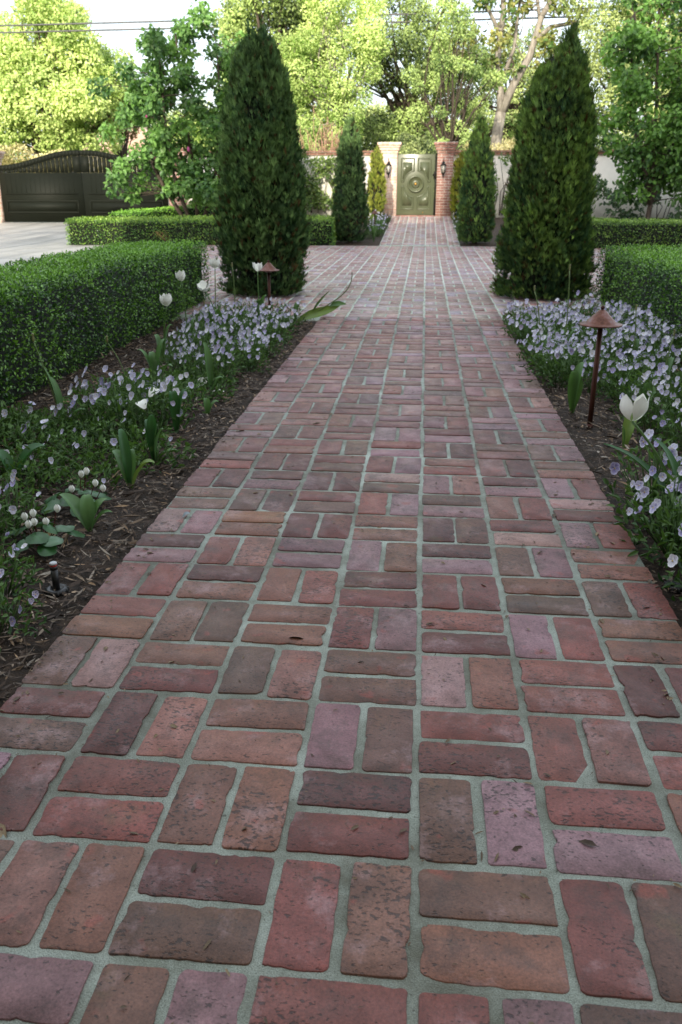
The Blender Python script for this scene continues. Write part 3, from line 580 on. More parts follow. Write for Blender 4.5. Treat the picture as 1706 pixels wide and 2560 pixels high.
# broad tree in front of the pale wall
r_ = np.random.default_rng(44); bt = empty('broad_tree', (5.15, 21.2, .2), 0, 'broad leafy green tree in front of the pale garden wall', 'tree'); t_ = MB(); cl = []
for s_ in [((0, 0, -.1), (.05, 0, .8), (-.05, 0, 2.0), (-.3, 0, 4.6)), ((0, 0, .5), (.3, 0, 1.4), (.6, 0, 2.6), (.5, 0, 5.0)), ((.02, 0, .7), (-.3, -.1, 1.5), (-.7, -.1, 2.6), (-.8, 0, 4.4)), ((.1, 0, .9), (.7, .1, 1.8), (1.3, .1, 2.8), (1.5, 0, 4.4)), ((1.5, .6, -.1), (1.55, .5, 1.2), (1.6, .5, 2.8), (1.7, .4, 4.8))]:
    p = np.array(s_); tt = np.linspace(0, 1, 9); q = np.column_stack([np.interp(tt, [0, .33, .66, 1], p[:, k]) for k in range(3)]); t_.tube(q, np.linspace(.07, .02, 9), 7)
    for i in range(2, 9):
        for j in range(6):
            e_ = q[i]+np.array([r_.normal(0, .42), r_.normal(0, .4), r_.normal(.0, .25)])
            if e_[2] < .6 or e_[0] < -1.6: continue
            limb(t_, q[i], e_, .015, .006, r_, .1, 4, 4); cl.append((e_, r_.uniform(.16, .34)))
t_.build('trunk', M['bark'], bt, smooth=True)
m_ = MB(); crown(m_, cl, 15000, .11, .075, np.array([.035, .10, .025]), np.array([.20, .40, .08]), r_, shell=.25); m_.build('crown', M['mag'], bt)

# climbers and shrubs against the wall
def climber(name, label, x0, x1, z0, z1, y, n, L, c0, c1, seed, depth=.18, holes=.2):
    r = np.random.default_rng(seed); N_ = n*2; P = np.column_stack([r.uniform(x0, x1, N_), r.uniform(-depth, 0, N_), r.uniform(z0, z1, N_)]); k = snoise(P*[1, 0, 1], 4.5) > holes*2-.75; P = P[k][:n]; n = len(P)
    A = unit(r.normal(0, .6, (n, 3))+[0, -.4, -.2]); Nn = unit(r.normal(0, .5, (n, 3))+[0, -.7, .4]); t = r.uniform(0, 1, (n, 1)); root = empty(name, (.5*(x0+x1), y, z0), 0, label, 'climber')
    m2 = MB(); m2.leaves(P-[.5*(x0+x1), 0, z0], A, Nn, L*r.uniform(.7, 1.3, n), L*.65*r.uniform(.7, 1.3, n), c0*(1-t)+c1*t); m2.build('foliage', M['mag'], root)
    s2 = MB()
    for i in range(7):
        xb = r.uniform(-.4, .4)*(x1-x0); s2.tube([(xb, -.03, -.1), (xb+r.normal(0, .1), -.05, .35*(z1-z0)), (xb+r.normal(0, .25), -.06, .95*(z1-z0))], [.014, .010, .005], 5)
    s2.build('stem', M['bark'], root)
climber('climbing_rose', 'leafy climbing rose on the sunlit white wall between conifers', -3.7, -1.75, .55, 1.86, 24.16, 2600, .085, np.array([.05, .11, .03]), np.array([.26, .36, .10]), 51, .3, .22)
climber('wall_shrub', 'thin climber on the pale shaded wall beside the broad arborvitae', 1.45, 2.35, .5, 1.9, 24.16, 420, .09, np.array([.04, .10, .03]), np.array([.2, .32, .08]), 52, .3, .45)
climber('wall_shrub', 'grey green shrub at the foot of the pale wall under the broad tree', 3.2, 7.5, .3, 1.25, 23.4, 2600, .10, np.array([.04, .09, .05]), np.array([.16, .26, .13]), 53, .5, .3)

# ------------------------------------------------------------------ street wall, pillars, gates
WY = 24.2
def wall(x0, x1, label, y=WY, h=2.0):
    o = empty('garden_wall', (x0, y, .2), 0, label, 'wall'); b = MB(); b.box(0, .02, -.35, x1-x0, .30, h-.2-.11); b.build('stucco_face', M['stucco'], o)
    c_ = MB(); c_.box(0, -.02, h-.2-.108, x1-x0, .34, h-.2-.04); c_.box(0, -.05, h-.2-.038, x1-x0, .37, h-.2+.012); bevel(c_.build('coping', M['coping'], o), .012); return o
wall(-6.62, -1.23, 'sunlit white stucco wall between the driveway gate and garden gate')
wall(.70, 12.0, 'shaded pale stucco wall behind the broad leafy tree')
wall(-17.0, -12.45, 'low white stucco wall on the far side of the driveway gate', h=1.95)
def pillar(x0, x1, top, label, g=.37, mt='pillar'):
    cx = .5*(x0+x1); hw = .5*(x1-x0); o = empty('brick_pillar', (cx, WY-.06, g), 0, label, 'pillar'); b = MB(); H = top-g
    b.box(-hw, 0, -.3, hw, 2*hw, H-.27); b.build('shaft', M[mt], o); c_ = MB()
    for i, (w, z0, z1) in enumerate(((.02, .268, .20), (.05, .198, .13), (.075, .128, .07), (.105, .068, 0))): c_.box(-hw-w, -w, H-z0, hw+w, 2*hw+w, H-z1)
    bevel(c_.build('cap', M[mt], o), .008); return o
pillar(-1.22, -.80, 2.21, 'brightly sunlit brick pillar carrying a lantern beside the golden conifer', mt='pillar_sun_tone')
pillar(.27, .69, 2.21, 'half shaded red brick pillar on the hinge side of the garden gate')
pillar(-12.5, -12.03, 2.05, 'pale capped pillar at the outer end of the driveway gate', .17, 'pillar_sun_tone')
pillar(-7.1, -6.62, 2.1, 'red brick pillar behind the magnolia at the driveway gate', .17)

# garden gate
g_ = empty('garden_gate', (-.79, WY+.02, .395), 0, 'olive green panelled garden gate with round centre boss', 'gate'); GW, GH = 1.0, 1.53
b = MB(); b.box(0, 0, 0, GW, .05, GH); bevel(b.build('door_leaf', M['gate'], g_), .008)
cx, cz = GW/2, GH*.515
def panel(sx, sz):
    xa, xb = .11, GW/2-.055; z_in, z_out = .06, GH/2-.13; Rr = .335; pts = []
    # outline in the quadrant frame, concave round corner towards the middle of the gate
    a0 = math.asin(z_in/Rr) if z_in < Rr else 0; ux0 = .055; ang0 = math.acos(ux0/Rr); ang1 = math.asin(z_in/Rr)
    for t in np.linspace(ang0, ang1, 9): pts.append((Rr*math.cos(t), Rr*math.sin(t)))
    pts += [(GW/2-.11, z_in), (GW/2-.11, z_out), (ux0, z_out)]
    return [(cx+sx*p[0], cz+sz*(p[1]+(0 if sz < 0 else .0))) for p in pts]
for sx in (-1, 1):
    for sz in (-1, 1):
        q = panel(sx, sz); pm = MB()
        if sx*sz < 0: q = q[::-1]
        qq = np.array(q); ce = qq.mean(0); inn = ce+(qq-ce)*.74
        pm.prism([tuple(p) for p in inn], -.014, .002); P3 = np.column_stack([qq[:, 0], np.full(len(qq), -.004), qq[:, 1]])
        # densify the outline so that corners stay crisp
        dense = np.concatenate([P3[i]+(P3[(i+1) % len(P3)]-P3[i])*np.array([[0.], [.04], [.5], [.96]]) for i in range(len(P3))])
        pm.tube(dense, .019, 8, closed=True); pm.build('panel', M['gate'], g_)
rg = MB(); rg.lathe([(.205, -.003), (.222, .03), (.204, .058), (.176, .050), (.16, .012), (.155, .004)], 40, (cx, 0, cz), 'y')
rg.lathe([(.105, -.003), (.11, .012), (.085, .034), (.05, .040), (.03, .03)], 36, (cx, 0, cz), 'y'); rg.build('boss', M['gate'], g_, True)
kn = MB(); kn.lathe([(.012, .035), (.014, .05), (.032, .06), (.036, .075), (.024, .092), (.003, .096)], 20, (cx, 0, cz), 'y'); kn.build('knob', M['brass'], g_, True)
ir = MB(); ir.box(GW+.006, -.03, 0, GW+.05, .03, GH+.02); ir.box(GW-.02, -.05, GH*.60, GW+.04, -.025, GH*.72); ir.tube([(GW-.05, -.05, GH*.66), (GW+.02, -.08, GH*.69), (GW+.02, -.05, GH*.74)], .015, 6); ir.build('gate_jamb_strip', M['iron'], g_)  # dark strip and hardware in the jamb gap
br = MB(); br.box(.60*GW+.1, -.015, .05, .60*GW+.125, .002, .08); br.build('latch_plate', M['brass'], g_)
st = MB(); st.box(-.02, -.12, -.07, GW+.04, .12, -.008); tag(st.build('doorstep', M['pillar'], None, loc=(-.79, WY+.02, .395)), 'sunlit brick step under the olive garden gate', 'step')

# lanterns on the pillars
def lantern(x, label):
    o = empty('wall_lantern', (x, WY-.062, 1.58), 0, label, 'lantern', 'lanterns on the gate pillars'); b = MB()
    b.lathe([(.04, 0), (.045, .008), (.03, .02)], 14, (0, 0, .12), 'y'); b.tube([(0, -.01, .12), (0, -.05, .2), (0, -.11, .24), (0, -.14, .20), (0, -.14, .14)], .009, 7)
    b.build('bracket', M['iron'], o); b = MB(); b.tube([(0, .004, -.17), (0, -.05, -.235), (0, -.13, -.21), (0, -.145, -.185)], .012, 7); b.build('scroll', M['iron'], o)
    h = MB(); h.lathe([(.085, .055), (.088, .065), (.05, .10), (.025, .13), (.012, .155), (.004, .16)], 6, (0, -.14, 0)); h.build('hood', M['iron'], o)
    gl = MB(); gl.lathe([(.042, -.12), (.066, .055)], 6, (0, -.14, 0)); gl.build('glass', M['glass'], o)
    f = MB()
    for j in range(6):
        a = j*math.pi/3; f.tube([(.045*math.cos(a), -.14+.045*math.sin(a), -.125), (.07*math.cos(a), -.14+.07*math.sin(a), .058)], .006, 5)
    f.lathe([(.005, -.2), (.02, -.18), (.03, -.15), (.05, -.128), (.05, -.118)], 6, (0, -.14, 0)); f.build('cage', M['iron'], o); return o
lantern(-1.02, 'black lantern on the sunlit pillar beside the golden conifer'); lantern(.43, 'black lantern on the half shaded pillar beyond the gate hinge')

# driveway gate
dg = empty('driveway_gate', (-9.58, WY+.05, .18), 0, 'wide dark green double driveway gate with arched slotted top', 'gate'); LW = 2.4
def top(u): return 1.50+.38*(.5-.5*math.cos(math.pi*min(1, max(0, (u-.02)/.92))))          # u = 0 at the outer post, 1 at the middle
for sx in (-1, 1):
    X = lambda u: sx*(1-u)*LW+sx*.008
    lf = MB(); U = np.linspace(0, 1, 25); sb, = (1.30,)
    body = [(X(u), .0) for u in (0, 1)]+[(X(u), 1.30) for u in (1, 0)]; lf.prism(body[::-1] if sx > 0 else body, 0, .05)
    ct = lambda u: top(u)-.15
    rail = [(X(u), ct(u)) for u in U]+[(X(u), top(u)) for u in U[::-1]]
    for i in range(24):                                                                 # convex pieces of the arched rail
        q = [(X(U[i]), ct(U[i])), (X(U[i+1]), ct(U[i+1])), (X(U[i+1]), top(U[i+1])), (X(U[i]), top(U[i]))]; lf.prism(q[::-1] if sx > 0 else q, 0, .05)
    lf_o = lf.build('leaf', M['dgate'], dg)
    sl = MB(); us = np.concatenate([[0], np.linspace(.04, .90, 18), [1]])
    for i in range(len(us)-1):
        a, b_ = us[i]+(.0045 if i else 0), us[i+1]-(.0045 if i < len(us)-2 else 0); q = [(X(a), 1.302), (X(b_), 1.302), (X(b_), ct(b_)-.002), (X(a), ct(a)-.002)]; sl.prism(q[::-1] if sx > 0 else q, .004, .046)
    sl.build('slats', M['dgate'], lf_o)
    fr = MB()
    for u0, u1, z0, z1 in ((.06, .93, .26, .56),):
        q = np.array([(X(u0), 0, z0), (X(u1), 0, z0), (X(u1), 0, z1), (X(u0), 0, z1)]); d = np.concatenate([q[i]+(q[(i+1) % 4]-q[i])*np.array([[0.], [.01], [.5], [.99]]) for i in range(4)]); fr.tube(d, .02, 6, closed=True)
        q2 = [(X(u0+.03), z0+.05), (X(u1-.03), z0+.05), (X(u1-.03), z1-.05), (X(u0+.03), z1-.05)]; fr.prism(q2[::-1] if sx > 0 else q2, -.012, .002)
    x_, y_ = sorted((X(.05), X(.94))); fr.box(x_, -.02, .74, y_, .001, .77)
    for u in np.linspace(.08, .9, 15): xx = X(u); fr.box(xx-.003, -.004, .775, xx+.003, .001, 1.29)
    fr.build('moulding', M['dgate'], lf_o)

# unseen trees added beside the house, thinned to dapple sun on the driveway
tree('unseen_dapple_tree', 'large unseen tree added to dapple sunlight on the driveway', (-12.2, -5.5, -.1), 4, (0, 0, 6.6), (4.2, 2.6, 6.2), 26, 1.15, 700, .5, DK0, OL0, 61, tr=.3)
tree('unseen_dapple_tree', 'second unseen tree added to dapple sunlight on the driveway', (-18.5, -5.0, -.1), 4, (0, 0, 6.4), (3.6, 2.6, 6.2), 20, 1.15, 600, .5, DK0, OL0, 62, tr=.3)
# utility wires
for z0, z1, y, lb in ((6.82, 7.15, 34.5, 'upper of the two utility cables strung across the sky'), (6.62, 6.9, 34.6, 'lower of the two utility cables strung across the sky')):
    t = np.linspace(0, 1, 30); P = np.column_stack([-30+55*t, y+0*t, z0-.1+(z1-z0+.25)*t-1.2*t*(1-t)*.35]); w = MB(); w.tube(P, .03, 6); tag(w.build('utility_cable', M['wire'], smooth=True), lb, 'cable')

# pale neighbouring house glimpsed behind the trees
nh = empty('neighbour_house', (-20.5, 55, .3), 0, 'pale house with pinkish roof glimpsed beyond the driveway trees', 'house'); b = MB(); b.box(-4, 0, -.3, 5, 7, 3.0); b.build('wall', M['white'], nh)
b = MB(); b.prism([(-4.5, 2.9), (5.5, 2.9), (5.5, 3.05), (.5, 5.0), (-4.5, 3.05)], -.5, 7.5); b.build('roof', M['roof'], nh)
for x in (-2.5, .3, 3): 
    b = MB(); b.box(x, -.04, 1.0, x+1.2, .02, 2.3); b.build('window', M['winglass'], nh)

# unseen house at the path's start; its roofline is shaped to shade the garden
hs = empty('unseen_shade_house', (0, -3.4, 0), 0, 'unseen cream stucco house with roofline shaped to shade the garden', 'house'); b = MB()
segs = [(-8.6, -6.7, 12.75), (-6.7, -2.95, 9.9), (-2.95, 24, 13.1)]  # tall wings and low middle shaped to leave a sunlit slot
for x0, x1, h in segs: b.box(x0+.002, -9, -.2, x1-.002, 0, h)
b.build('wall', M['house'], hs)
c_ = MB()
for x0, x1, h in segs: c_.box(x0-.05, -9.2, h+.002, x1+.05, .22, h+.16)
c_.build('cornice', M['white'], hs)
for x in (-7.65, 3.5, 7.5, 11.5, 16, 20):
    for z in (.9, 4.6, 8.3):
        f = MB(); f.box(x-.7, .002, z-.1, x+.7, .06, z+1.9); w_ = f.build('window', M['white'], hs); p = MB(); p.box(x-.6, .062, z, x+.6, .07, z+1.8); p.build('pane', M['winglass'], w_)
d_ = MB(); d_.box(-.65, .002, .0, .6, .08, 2.3); dd = d_.build('door', M['dgate'], hs)

# ------------------------------------------------------------------ bed plants
TG0, TG1 = np.array([.045, .12, .035]), np.array([.13, .25, .08])
def bez(ctrl, n):
    c = np.array(ctrl, float); t = np.linspace(0, 1, n)[:, None]
    if len(c) == 3: return c[0]*(1-t)**2+2*c[1]*t*(1-t)+c[2]*t*t
    return c[0]*(1-t)**3+3*c[1]*t*(1-t)**2+3*c[2]*t*t*(1-t)+c[3]*t**3
def blade(ctrl, width, side, fold=.35, col=None, n=14, wave=.0, belly=.45):
    """a tulip leaf: broad ribbon with a folded, lengthwise veined section"""
    P = bez(ctrl, n); T = unit(np.gradient(P, axis=0)); side = np.array(side, float); mb = MB(); V = []; cols = []
    t = np.linspace(0, 1, n); w = np.where(t < belly, .28+.72*np.sin(t/belly*math.pi/2)**1.2, np.cos((t-belly)/(1-belly)*math.pi/2)**.75); w[-1] = .02
    base = TG0*.4+TG1*.6 if col is None else np.array(col)
    for i in range(n):
        s_ = unit(side-T[i]*np.dot(side, T[i])); nn = np.cross(T[i], s_)
        for u in (-1, -.55, 0, .55, 1):
            V.append(P[i]+s_*u*w[i]*width*.5+nn*(abs(u)**1.5*fold*w[i]*width*.5+wave*width*math.sin(t[i]*9+u*2)*abs(u)))
            cols.append(base*(1.12 if abs(u) == .55 else 1)*(.8+.35*t[i]))
    F = np.array([[i*5+j, i*5+j+1, (i+1)*5+j+1, (i+1)*5+j] for i in range(n-1) for j in range(4)])
    return mb.add(V, F, 0, np.array(cols))
def petal_mesh(R0, H, ang, half, inner, open_, col0, col1, bend=0):
    mb = MB(); V = []; cols = []; nv, nu = 9, 7
    for i in range(nv):
        v = i/(nv-1); r = R0*inner*(math.sin(min(1, v*1.55)*math.pi/2)**.8)*(1+open_*v*v-(.22*(1-open_*2))*max(0, v-.5)); z = H*(v**1.12)*(1-.35*open_*v)-.0
        hw = half*(.35+.65*math.sin(min(1, v*1.5)*math.pi/2))*math.sqrt(max(.0, 1-max(0, (v-.55)/.46)**2.2))+.02
        for j in range(nu):
            u = -1+2*j/(nu-1); a = ang+u*hw; rr = r*(1+.03*u*u)+bend*v*v
            V.append((rr*math.cos(a), rr*math.sin(a), z-.006*u*u*v)); g_ = max(0, 1-v*2.2); cols.append(col1*(1-.4*g_)+col0*.4*g_-.03*(j % 2)*col1)
    F = np.array([[i*nu+j, i*nu+j+1, (i+1)*nu+j+1, (i+1)*nu+j] for i in range(nv-1) for j in range(nu-1)])
    return mb.add(V, F, 0, np.array(cols))
WH, GRN = np.array([.93, .93, .87]), np.array([.55, .62, .30])
def tulip(label, base, top, leaves=(), size=.036, H=.075, open_=0.0, tilt=(0, 0), missing=(), seed=0, name='tulip', pod=False, stemr=.0042, group=None, cat='tulip', curve=0):
    r = np.random.default_rng(seed); o = empty(name, (*base, -.035), 0, label, cat, group); b = np.array(base); top = np.array(top, float); top3 = np.array([top[0]-b[0], top[1]-b[1], top[2]+.035])
    if top3[2] > .06 or pod:
        m_ = MB(); P = bez([(0, 0, 0), (top3[0]*.2+r.normal(0, .012)+curve, r.normal(0, .012), top3[2]*.6), tuple(top3)], 10); m_.tube(P, np.linspace(stemr*1.15, stemr*.85, 10), 8, col=np.array([.10, .20, .05]) if not pod else np.array([.16, .24, .08]))
        m_.build('stem', M['tulip_leaf'], o, True)
        if pod:
            m_ = MB(); m_.lathe([(.002, -.004), (.0055, .004), (.006, .018), (.004, .03), (.007, .034), (.002, .037)], 8, tuple(top3), col=np.array([.30, .30, .14])); m_.build('seed_pod', M['tulip_leaf'], o, True)
        else:
            fl = bpy.data.objects.new('flower', None); C.objects.link(fl); fl.parent = o; fl.location = tuple(top3); fl.rotation_euler = (tilt[0], tilt[1], r.uniform(0, 1.0)); fl.empty_display_size = .03
            for k in range(6):
                if k in missing: continue
                pm = petal_mesh(size*1.14, H*1.1*r.uniform(.93, 1.05), k*math.pi/3+r.normal(0, .06), .66, 1.0 if k % 2 else .90, open_*(1.6 if k in (1, 4) else .7)+r.uniform(0, .04), GRN, WH*r.uniform(.94, 1.0)); pm.build('petal', M['petal'], fl, True)
    for lf in leaves:
        az, ln, rise, wd = lf[:4]; arch = lf[4] if len(lf) > 4 else .25; col = lf[5] if len(lf) > 5 else None
        d_ = np.array([math.cos(az), math.sin(az), 0]); side = (-math.sin(az), math.cos(az), 0); hz_ = ln*math.cos(rise); vz = ln*math.sin(rise)
        ctrl = [d_*.006, d_*hz_*.25+np.array([0, 0, vz*.55]), d_*hz_*.62+np.array([0, 0, vz*(.95+arch)]), d_*hz_+np.array([0, 0, vz])]
        blade(ctrl, wd, side, .45, col, wave=.02 if ln < .3 else .04).build('leaf', M['tulip_leaf'], o, True)
    return o
PI = math.pi
DKL = np.array([.035, .12, .03]); YGL = np.array([.16, .25, .05])
# bed on the hedge side
tulip('closed white tulip nearest the camera of those before the glossy hedge', (-1.72, 5.45), (-1.67, 5.45, .345), [(2.4, .20, 1.1, .045), (.4, .26, 1.25, .05)], seed=1)
tulip('half open white tulip with one petal drooping, before the glossy hedge', (-1.70, 6.02), (-1.72, 6.02, .445), [(.8, .22, 1.2, .04)], size=.030, open_=.05, tilt=(0, -.15), missing=(2,), seed=2)
tulip('tallest closed white tulip, against the tall dark arborvitae and hedge', (-1.69, 6.80), (-1.67, 6.83, .465), [(.5, .22, 1.2, .04), (3.2, .2, 1.2, .04)], size=.038, seed=3)
tulip('wide open white tulip leaning with petals splayed over the violas', (-1.54, 6.45), (-1.67, 6.48, .325), [(4.5, .26, 1.1, .045), (2.8, .2, 1.2, .04)], size=.036, open_=.38, tilt=(.15, -.45), missing=(0,), seed=4)
tulip('white tulip with parted petals right beside the smaller copper lamp', (-1.36, 7.08), (-1.375, 7.1, .42), [(-1.5, .24, 1.3, .05), (-.6, .27, 1.3, .05), (3.4, .2, 1.2, .045), (-2.2, .22, 1.35, .05)], size=.033, open_=.22, seed=5, missing=(4,))
tulip('petalless tulip stem standing alone between violas and tall arborvitae', (-1.66, 7.42), (-1.66, 7.42, .43), [], pod=True, seed=6, name='spent_tulip')
tulip('short petalless tulip stem by the bed corner near the glossy hedge', (-1.82, 7.0), (-1.82, 7.0, .16), [(2, .12, 1.2, .03)], pod=True, seed=7, name='spent_tulip')
tulip('spent tulip with broad upright leaf and bent dry stem close to the hedge foot', (-1.70, 3.76), (-1.80, 3.76, .40), [(3.0, .27, 1.35, .055, .1), (.3, .15, .75, .045, .3), (3.3, .34, 1.32, .03, .05)], pod=True, seed=8, name='spent_tulip', stemr=.003)
tulip('clump of three broad upright tulip leaves in front of the dense violas', (-1.55, 4.75), (-1.62, 4.75, 0), [(2.2, .21, 1.25, .06, .1), (.7, .29, 1.3, .062, .05), (-.4, .19, .8, .05, .3), (3.0, .24, 1.1, .045, .2), (1.2, .16, 1.3, .05)], seed=9, name='tulip_leaves')
tulip('curved thin spent tulip stem with drooping leaf behind the small violas', (-1.62, 4.45), (-1.73, 4.5, .27), [(0.2, .20, .75, .035, .7), (3.5, .14, .7, .035, .5)], pod=True, seed=10, name='spent_tulip', stemr=.0026, curve=.05)
tulip('single tall tulip leaf pair at the path side of the dense violas', (-1.18, 4.58), (-1.2, 4.6, 0), [(2.6, .30, 1.45, .055, .02), (.2, .12, .9, .05, .4), (-.4, .09, .35, .03, .4), (1.9, .22, 1.35, .035)], seed=11, name='tulip_leaves')
tulip('dark curled tulip leaves with a hooked tip, by the path edge', (-1.14, 3.74), (-1.1, 3.7, 0), [(2.2, .20, 1.4, .05, .35, DKL), (.6, .20, 1.2, .035, .6, DKL), (1.0, .08, 1.3, .03, .1, DKL)], seed=12, name='tulip_leaves')
tulip('bunch of upright strap tulip leaves among low green viola foliage', (-1.12, 3.32), (-1.1, 3.3, 0), [(2.3, .19, 1.3, .05, .1, DKL), (1.7, .21, 1.45, .045, .05, DKL), (.5, .17, 1.4, .045, .05), (.1, .16, 1.25, .04, .1), (0.05, .12, .5, .035, .3)], seed=13, name='tulip_leaves')
tulip('short broad tulip leaves spreading open above the cyclamen', (-1.11, 2.98), (-1.1, 3, 0), [(2.6, .17, 1.0, .055, .15), (.1, .15, .8, .055, .35, YGL), (1.6, .16, 1.2, .05, .1), (2.2, .24, 1.25, .04, .1, DKL)], seed=14, name='tulip_leaves')
tulip('vase shaped fresh tulip leaves just below the white cyclamen', (-1.11, 2.55), (-1.1, 2.5, 0), [(2.75, .17, .75, .06, .1), (1.9, .13, 1.1, .05, .1), (.7, .13, .95, .05, .1), (.15, .11, .7, .04, .2)], seed=15, name='tulip_leaves')
tulip('wide dark tulip leaf rising at the picture edge beyond the cyclamen', (-1.60, 3.02), (-1.6, 3.0, 0), [(.6, .19, .75, .085, .25, DKL), (2.7, .15, .9, .05, .2, DKL)], seed=16, name='tulip_leaves')
tulip('tiny pair of blue green tulip leaves alone on mulch by the path edge', (-1.09, 4.14), (-1.1, 4.1, 0), [(2.2, .09, 1.3, .04, .1), (.4, .09, .8, .04, .4)], seed=17, name='tulip_leaves')
tulip('small upright tulip leaf at the very corner of bed and forecourt', (-1.12, 7.45), (-1.1, 7.4, 0), [(1.0, .17, 1.3, .05, .1), (.2, .15, 1.1, .03, .7)], seed=18, name='tulip_leaves')
# toppled tulip lying over the paving edge
o = empty('fallen_tulip', (-1.08, 7.33, -.02), 0, 'toppled tulip with curved bare stem reaching over the brick path corner', 'tulip')
blade([(0, 0, 0), (.1, .02, .08), (.24, .03, .06), (.40, .02, .165)], .085, (-.1, .5, 1), .4, YGL, wave=.03).build('leaf', M['tulip_leaf'], o, True)
blade([(.12, .03, .07), (.17, .03, .13), (.20, .03, .18), (.285, .02, .27)], .05, (.5, 1, 0), .4).build('leaf', M['tulip_leaf'], o, True)
blade([(.28, .02, .13), (.33, .02, .165), (.37, .0, .16), (.43, -.01, .155)], .045, (0, .4, 1), .4).build('leaf', M['tulip_leaf'], o, True)
m_ = MB(); P = bez([(.15, .03, .07), (.30, .02, .18), (.47, .0, .23), (.475, 0, .40)], 16); m_.tube(P, np.linspace(.005, .004, 16), 7, col=np.array([.14, .19, .06])); m_.tube([P[-1], P[-1]+[0, 0, .022]], [.005, .004], 7, col=np.array([.08, .07, .03])); m_.build('stem', M['tulip_leaf'], o, True)
# bed on the lamp side
tulip('large white tulip on a long leaning stem in front of the taller copper lamp', (.93, 2.78), (.735, 2.88, .315), [(2.75, .40, .72, .055, -.05, DKL), (2.5, .33, 1.1, .055, -.02, DKL), (.6, .26, 1.3, .06, .05, DKL), (2.0, .16, 1.2, .045)], size=.041, H=.092, open_=.07, seed=21, stemr=.005, missing=(1,), curve=-.02)
tulip('broad pale tulip leaf standing right behind the taller copper lamp post', (.80, 4.36), (.8, 4.3, 0), [(1.9, .22, 1.45, .085, .05), (.6, .27, 1.4, .06, .05)], seed=22, name='tulip_leaves')
tulip('tallest petalless tulip stem in front of the broad split arborvitae', (.98, 5.85), (.965, 5.85, .56), [(2, .2, 1.3, .04), (0, .22, 1.2, .045)], pod=True, seed=23, name='spent_tulip')
tulip('shorter petalless tulip stem nearest the path among the dense violas', (.86, 6.25), (.80, 6.27, .38), [(2.5, .16, 1.1, .04)], pod=True, seed=24, name='spent_tulip')
tulip('petalless tulip stem with split tip against the dark box hedge', (1.36, 5.5), (1.34, 5.5, .35), [(1, .2, 1.3, .04)], pod=True, seed=25, name='spent_tulip')
tulip('dry tulip stem with drooping bract near the picture edge by the hedge', (1.40, 4.9), (1.42, 4.9, .29), [(2.8, .16, 1.2, .03), (.8, .2, 1.2, .04)], pod=True, seed=26, name='spent_tulip', stemr=.005)
tulip('yellowing tulip leaf leaning behind the large white tulip', (.93, 3.72), (1, 3.7, 0), [(.9, .20, 1.1, .06, .1, YGL), (2.6, .11, 1.35, .02, .05)], seed=27, name='tulip_leaves')
tulip('upright tulip leaf amid violas just behind the large white tulip', (1.13, 4.22), (1, 4.2, 0), [(1.5, .20, 1.5, .05, .02), (.4, .16, 1.2, .04, .1)], seed=28, name='tulip_leaves')
tulip('pointed tulip leaf arching over the path side edge of the dense violas', (.80, 5.6), (.8, 5.6, 0), [(2.6, .18, .8, .045, .3), (1.2, .2, 1.3, .04)], seed=29, name='tulip_leaves')
# the far beds by the garden gate
for i, (x, y, sd) in enumerate(((-1.06, 18.3, 31), (-1.0, 19.6, 32), (.86, 18.0, 33), (.80, 19.3, 34))):
    q = tulip(('strappy tulip leaves at the near corner of the far bed beside the mid sized conifer', 'strappy tulip leaves midway along the far walk on the sunlit pillar side', 'strappy tulip leaves at the far bed corner before the yellow tipped conifer', 'strappy tulip leaves midway along the far walk on the shaded pillar side')[i], (x, y), (x, y, 0), [(a, .34, 1.2, .06, .1) for a in (.3, 1.6, 2.8, 4.0, 5.2)], seed=sd, name='tulip_leaves'); q.location.z = float(gz(x, y))-.02

# fallen white petals
def fallen(name, label, loc, rot, s_=1, cat='petal', col=WH, mat='petal', L=.07, W=.045):
    b = blade([(0, 0, 0), (L*.3, 0, .012), (L*.7, 0, .012), (L, 0, .002)], W, (0, 1, 0), .35, col, n=10, belly=.55).build(name, M[mat], None, True, loc); b.rotation_euler = rot; return tag(b, label, cat)
fallen('fallen_petal', 'large fallen white petal standing on mulch beside the tulip leaf pair', (-1.31, 4.74, -.03), (.5, -.5, .6), L=.09, W=.06)
fallen('fallen_petal', 'white petal lying flat next to the tulip leaf pair by the path', (-1.17, 4.55, -.01), (0, 0, .1), L=.075, W=.03)
fallen('fallen_petal', 'small curled white petal beside the biggest fallen petal', (-1.42, 4.85, -.03), (.3, -.8, 2), L=.05)
fallen('fallen_petal', 'white petal caught on the small violas in the mulch', (-1.33, 3.95, .10), (.3, -.4, 1), L=.07, W=.055)
fallen('fallen_petal', 'second white petal caught lower on the small violas', (-1.28, 3.72, .10), (-.3, -.3, 2.2), L=.07, W=.055)
fallen('fallen_leaf', 'small grey leaf lying on the joint of the brick path', (-.80, 2.62, .004), (.05, .05, .8), cat='leaf', col=np.array([.25, .30, .34]), mat='tulip_leaf', L=.035, W=.022)
fallen('fallen_leaf', 'dry tan leaf on the mulch below the cyclamen', (-1.18, 2.42, -.02), (.2, -.2, 2.4), cat='leaf', col=np.array([.32, .22, .10]), mat='tulip_leaf', L=.07, W=.035)

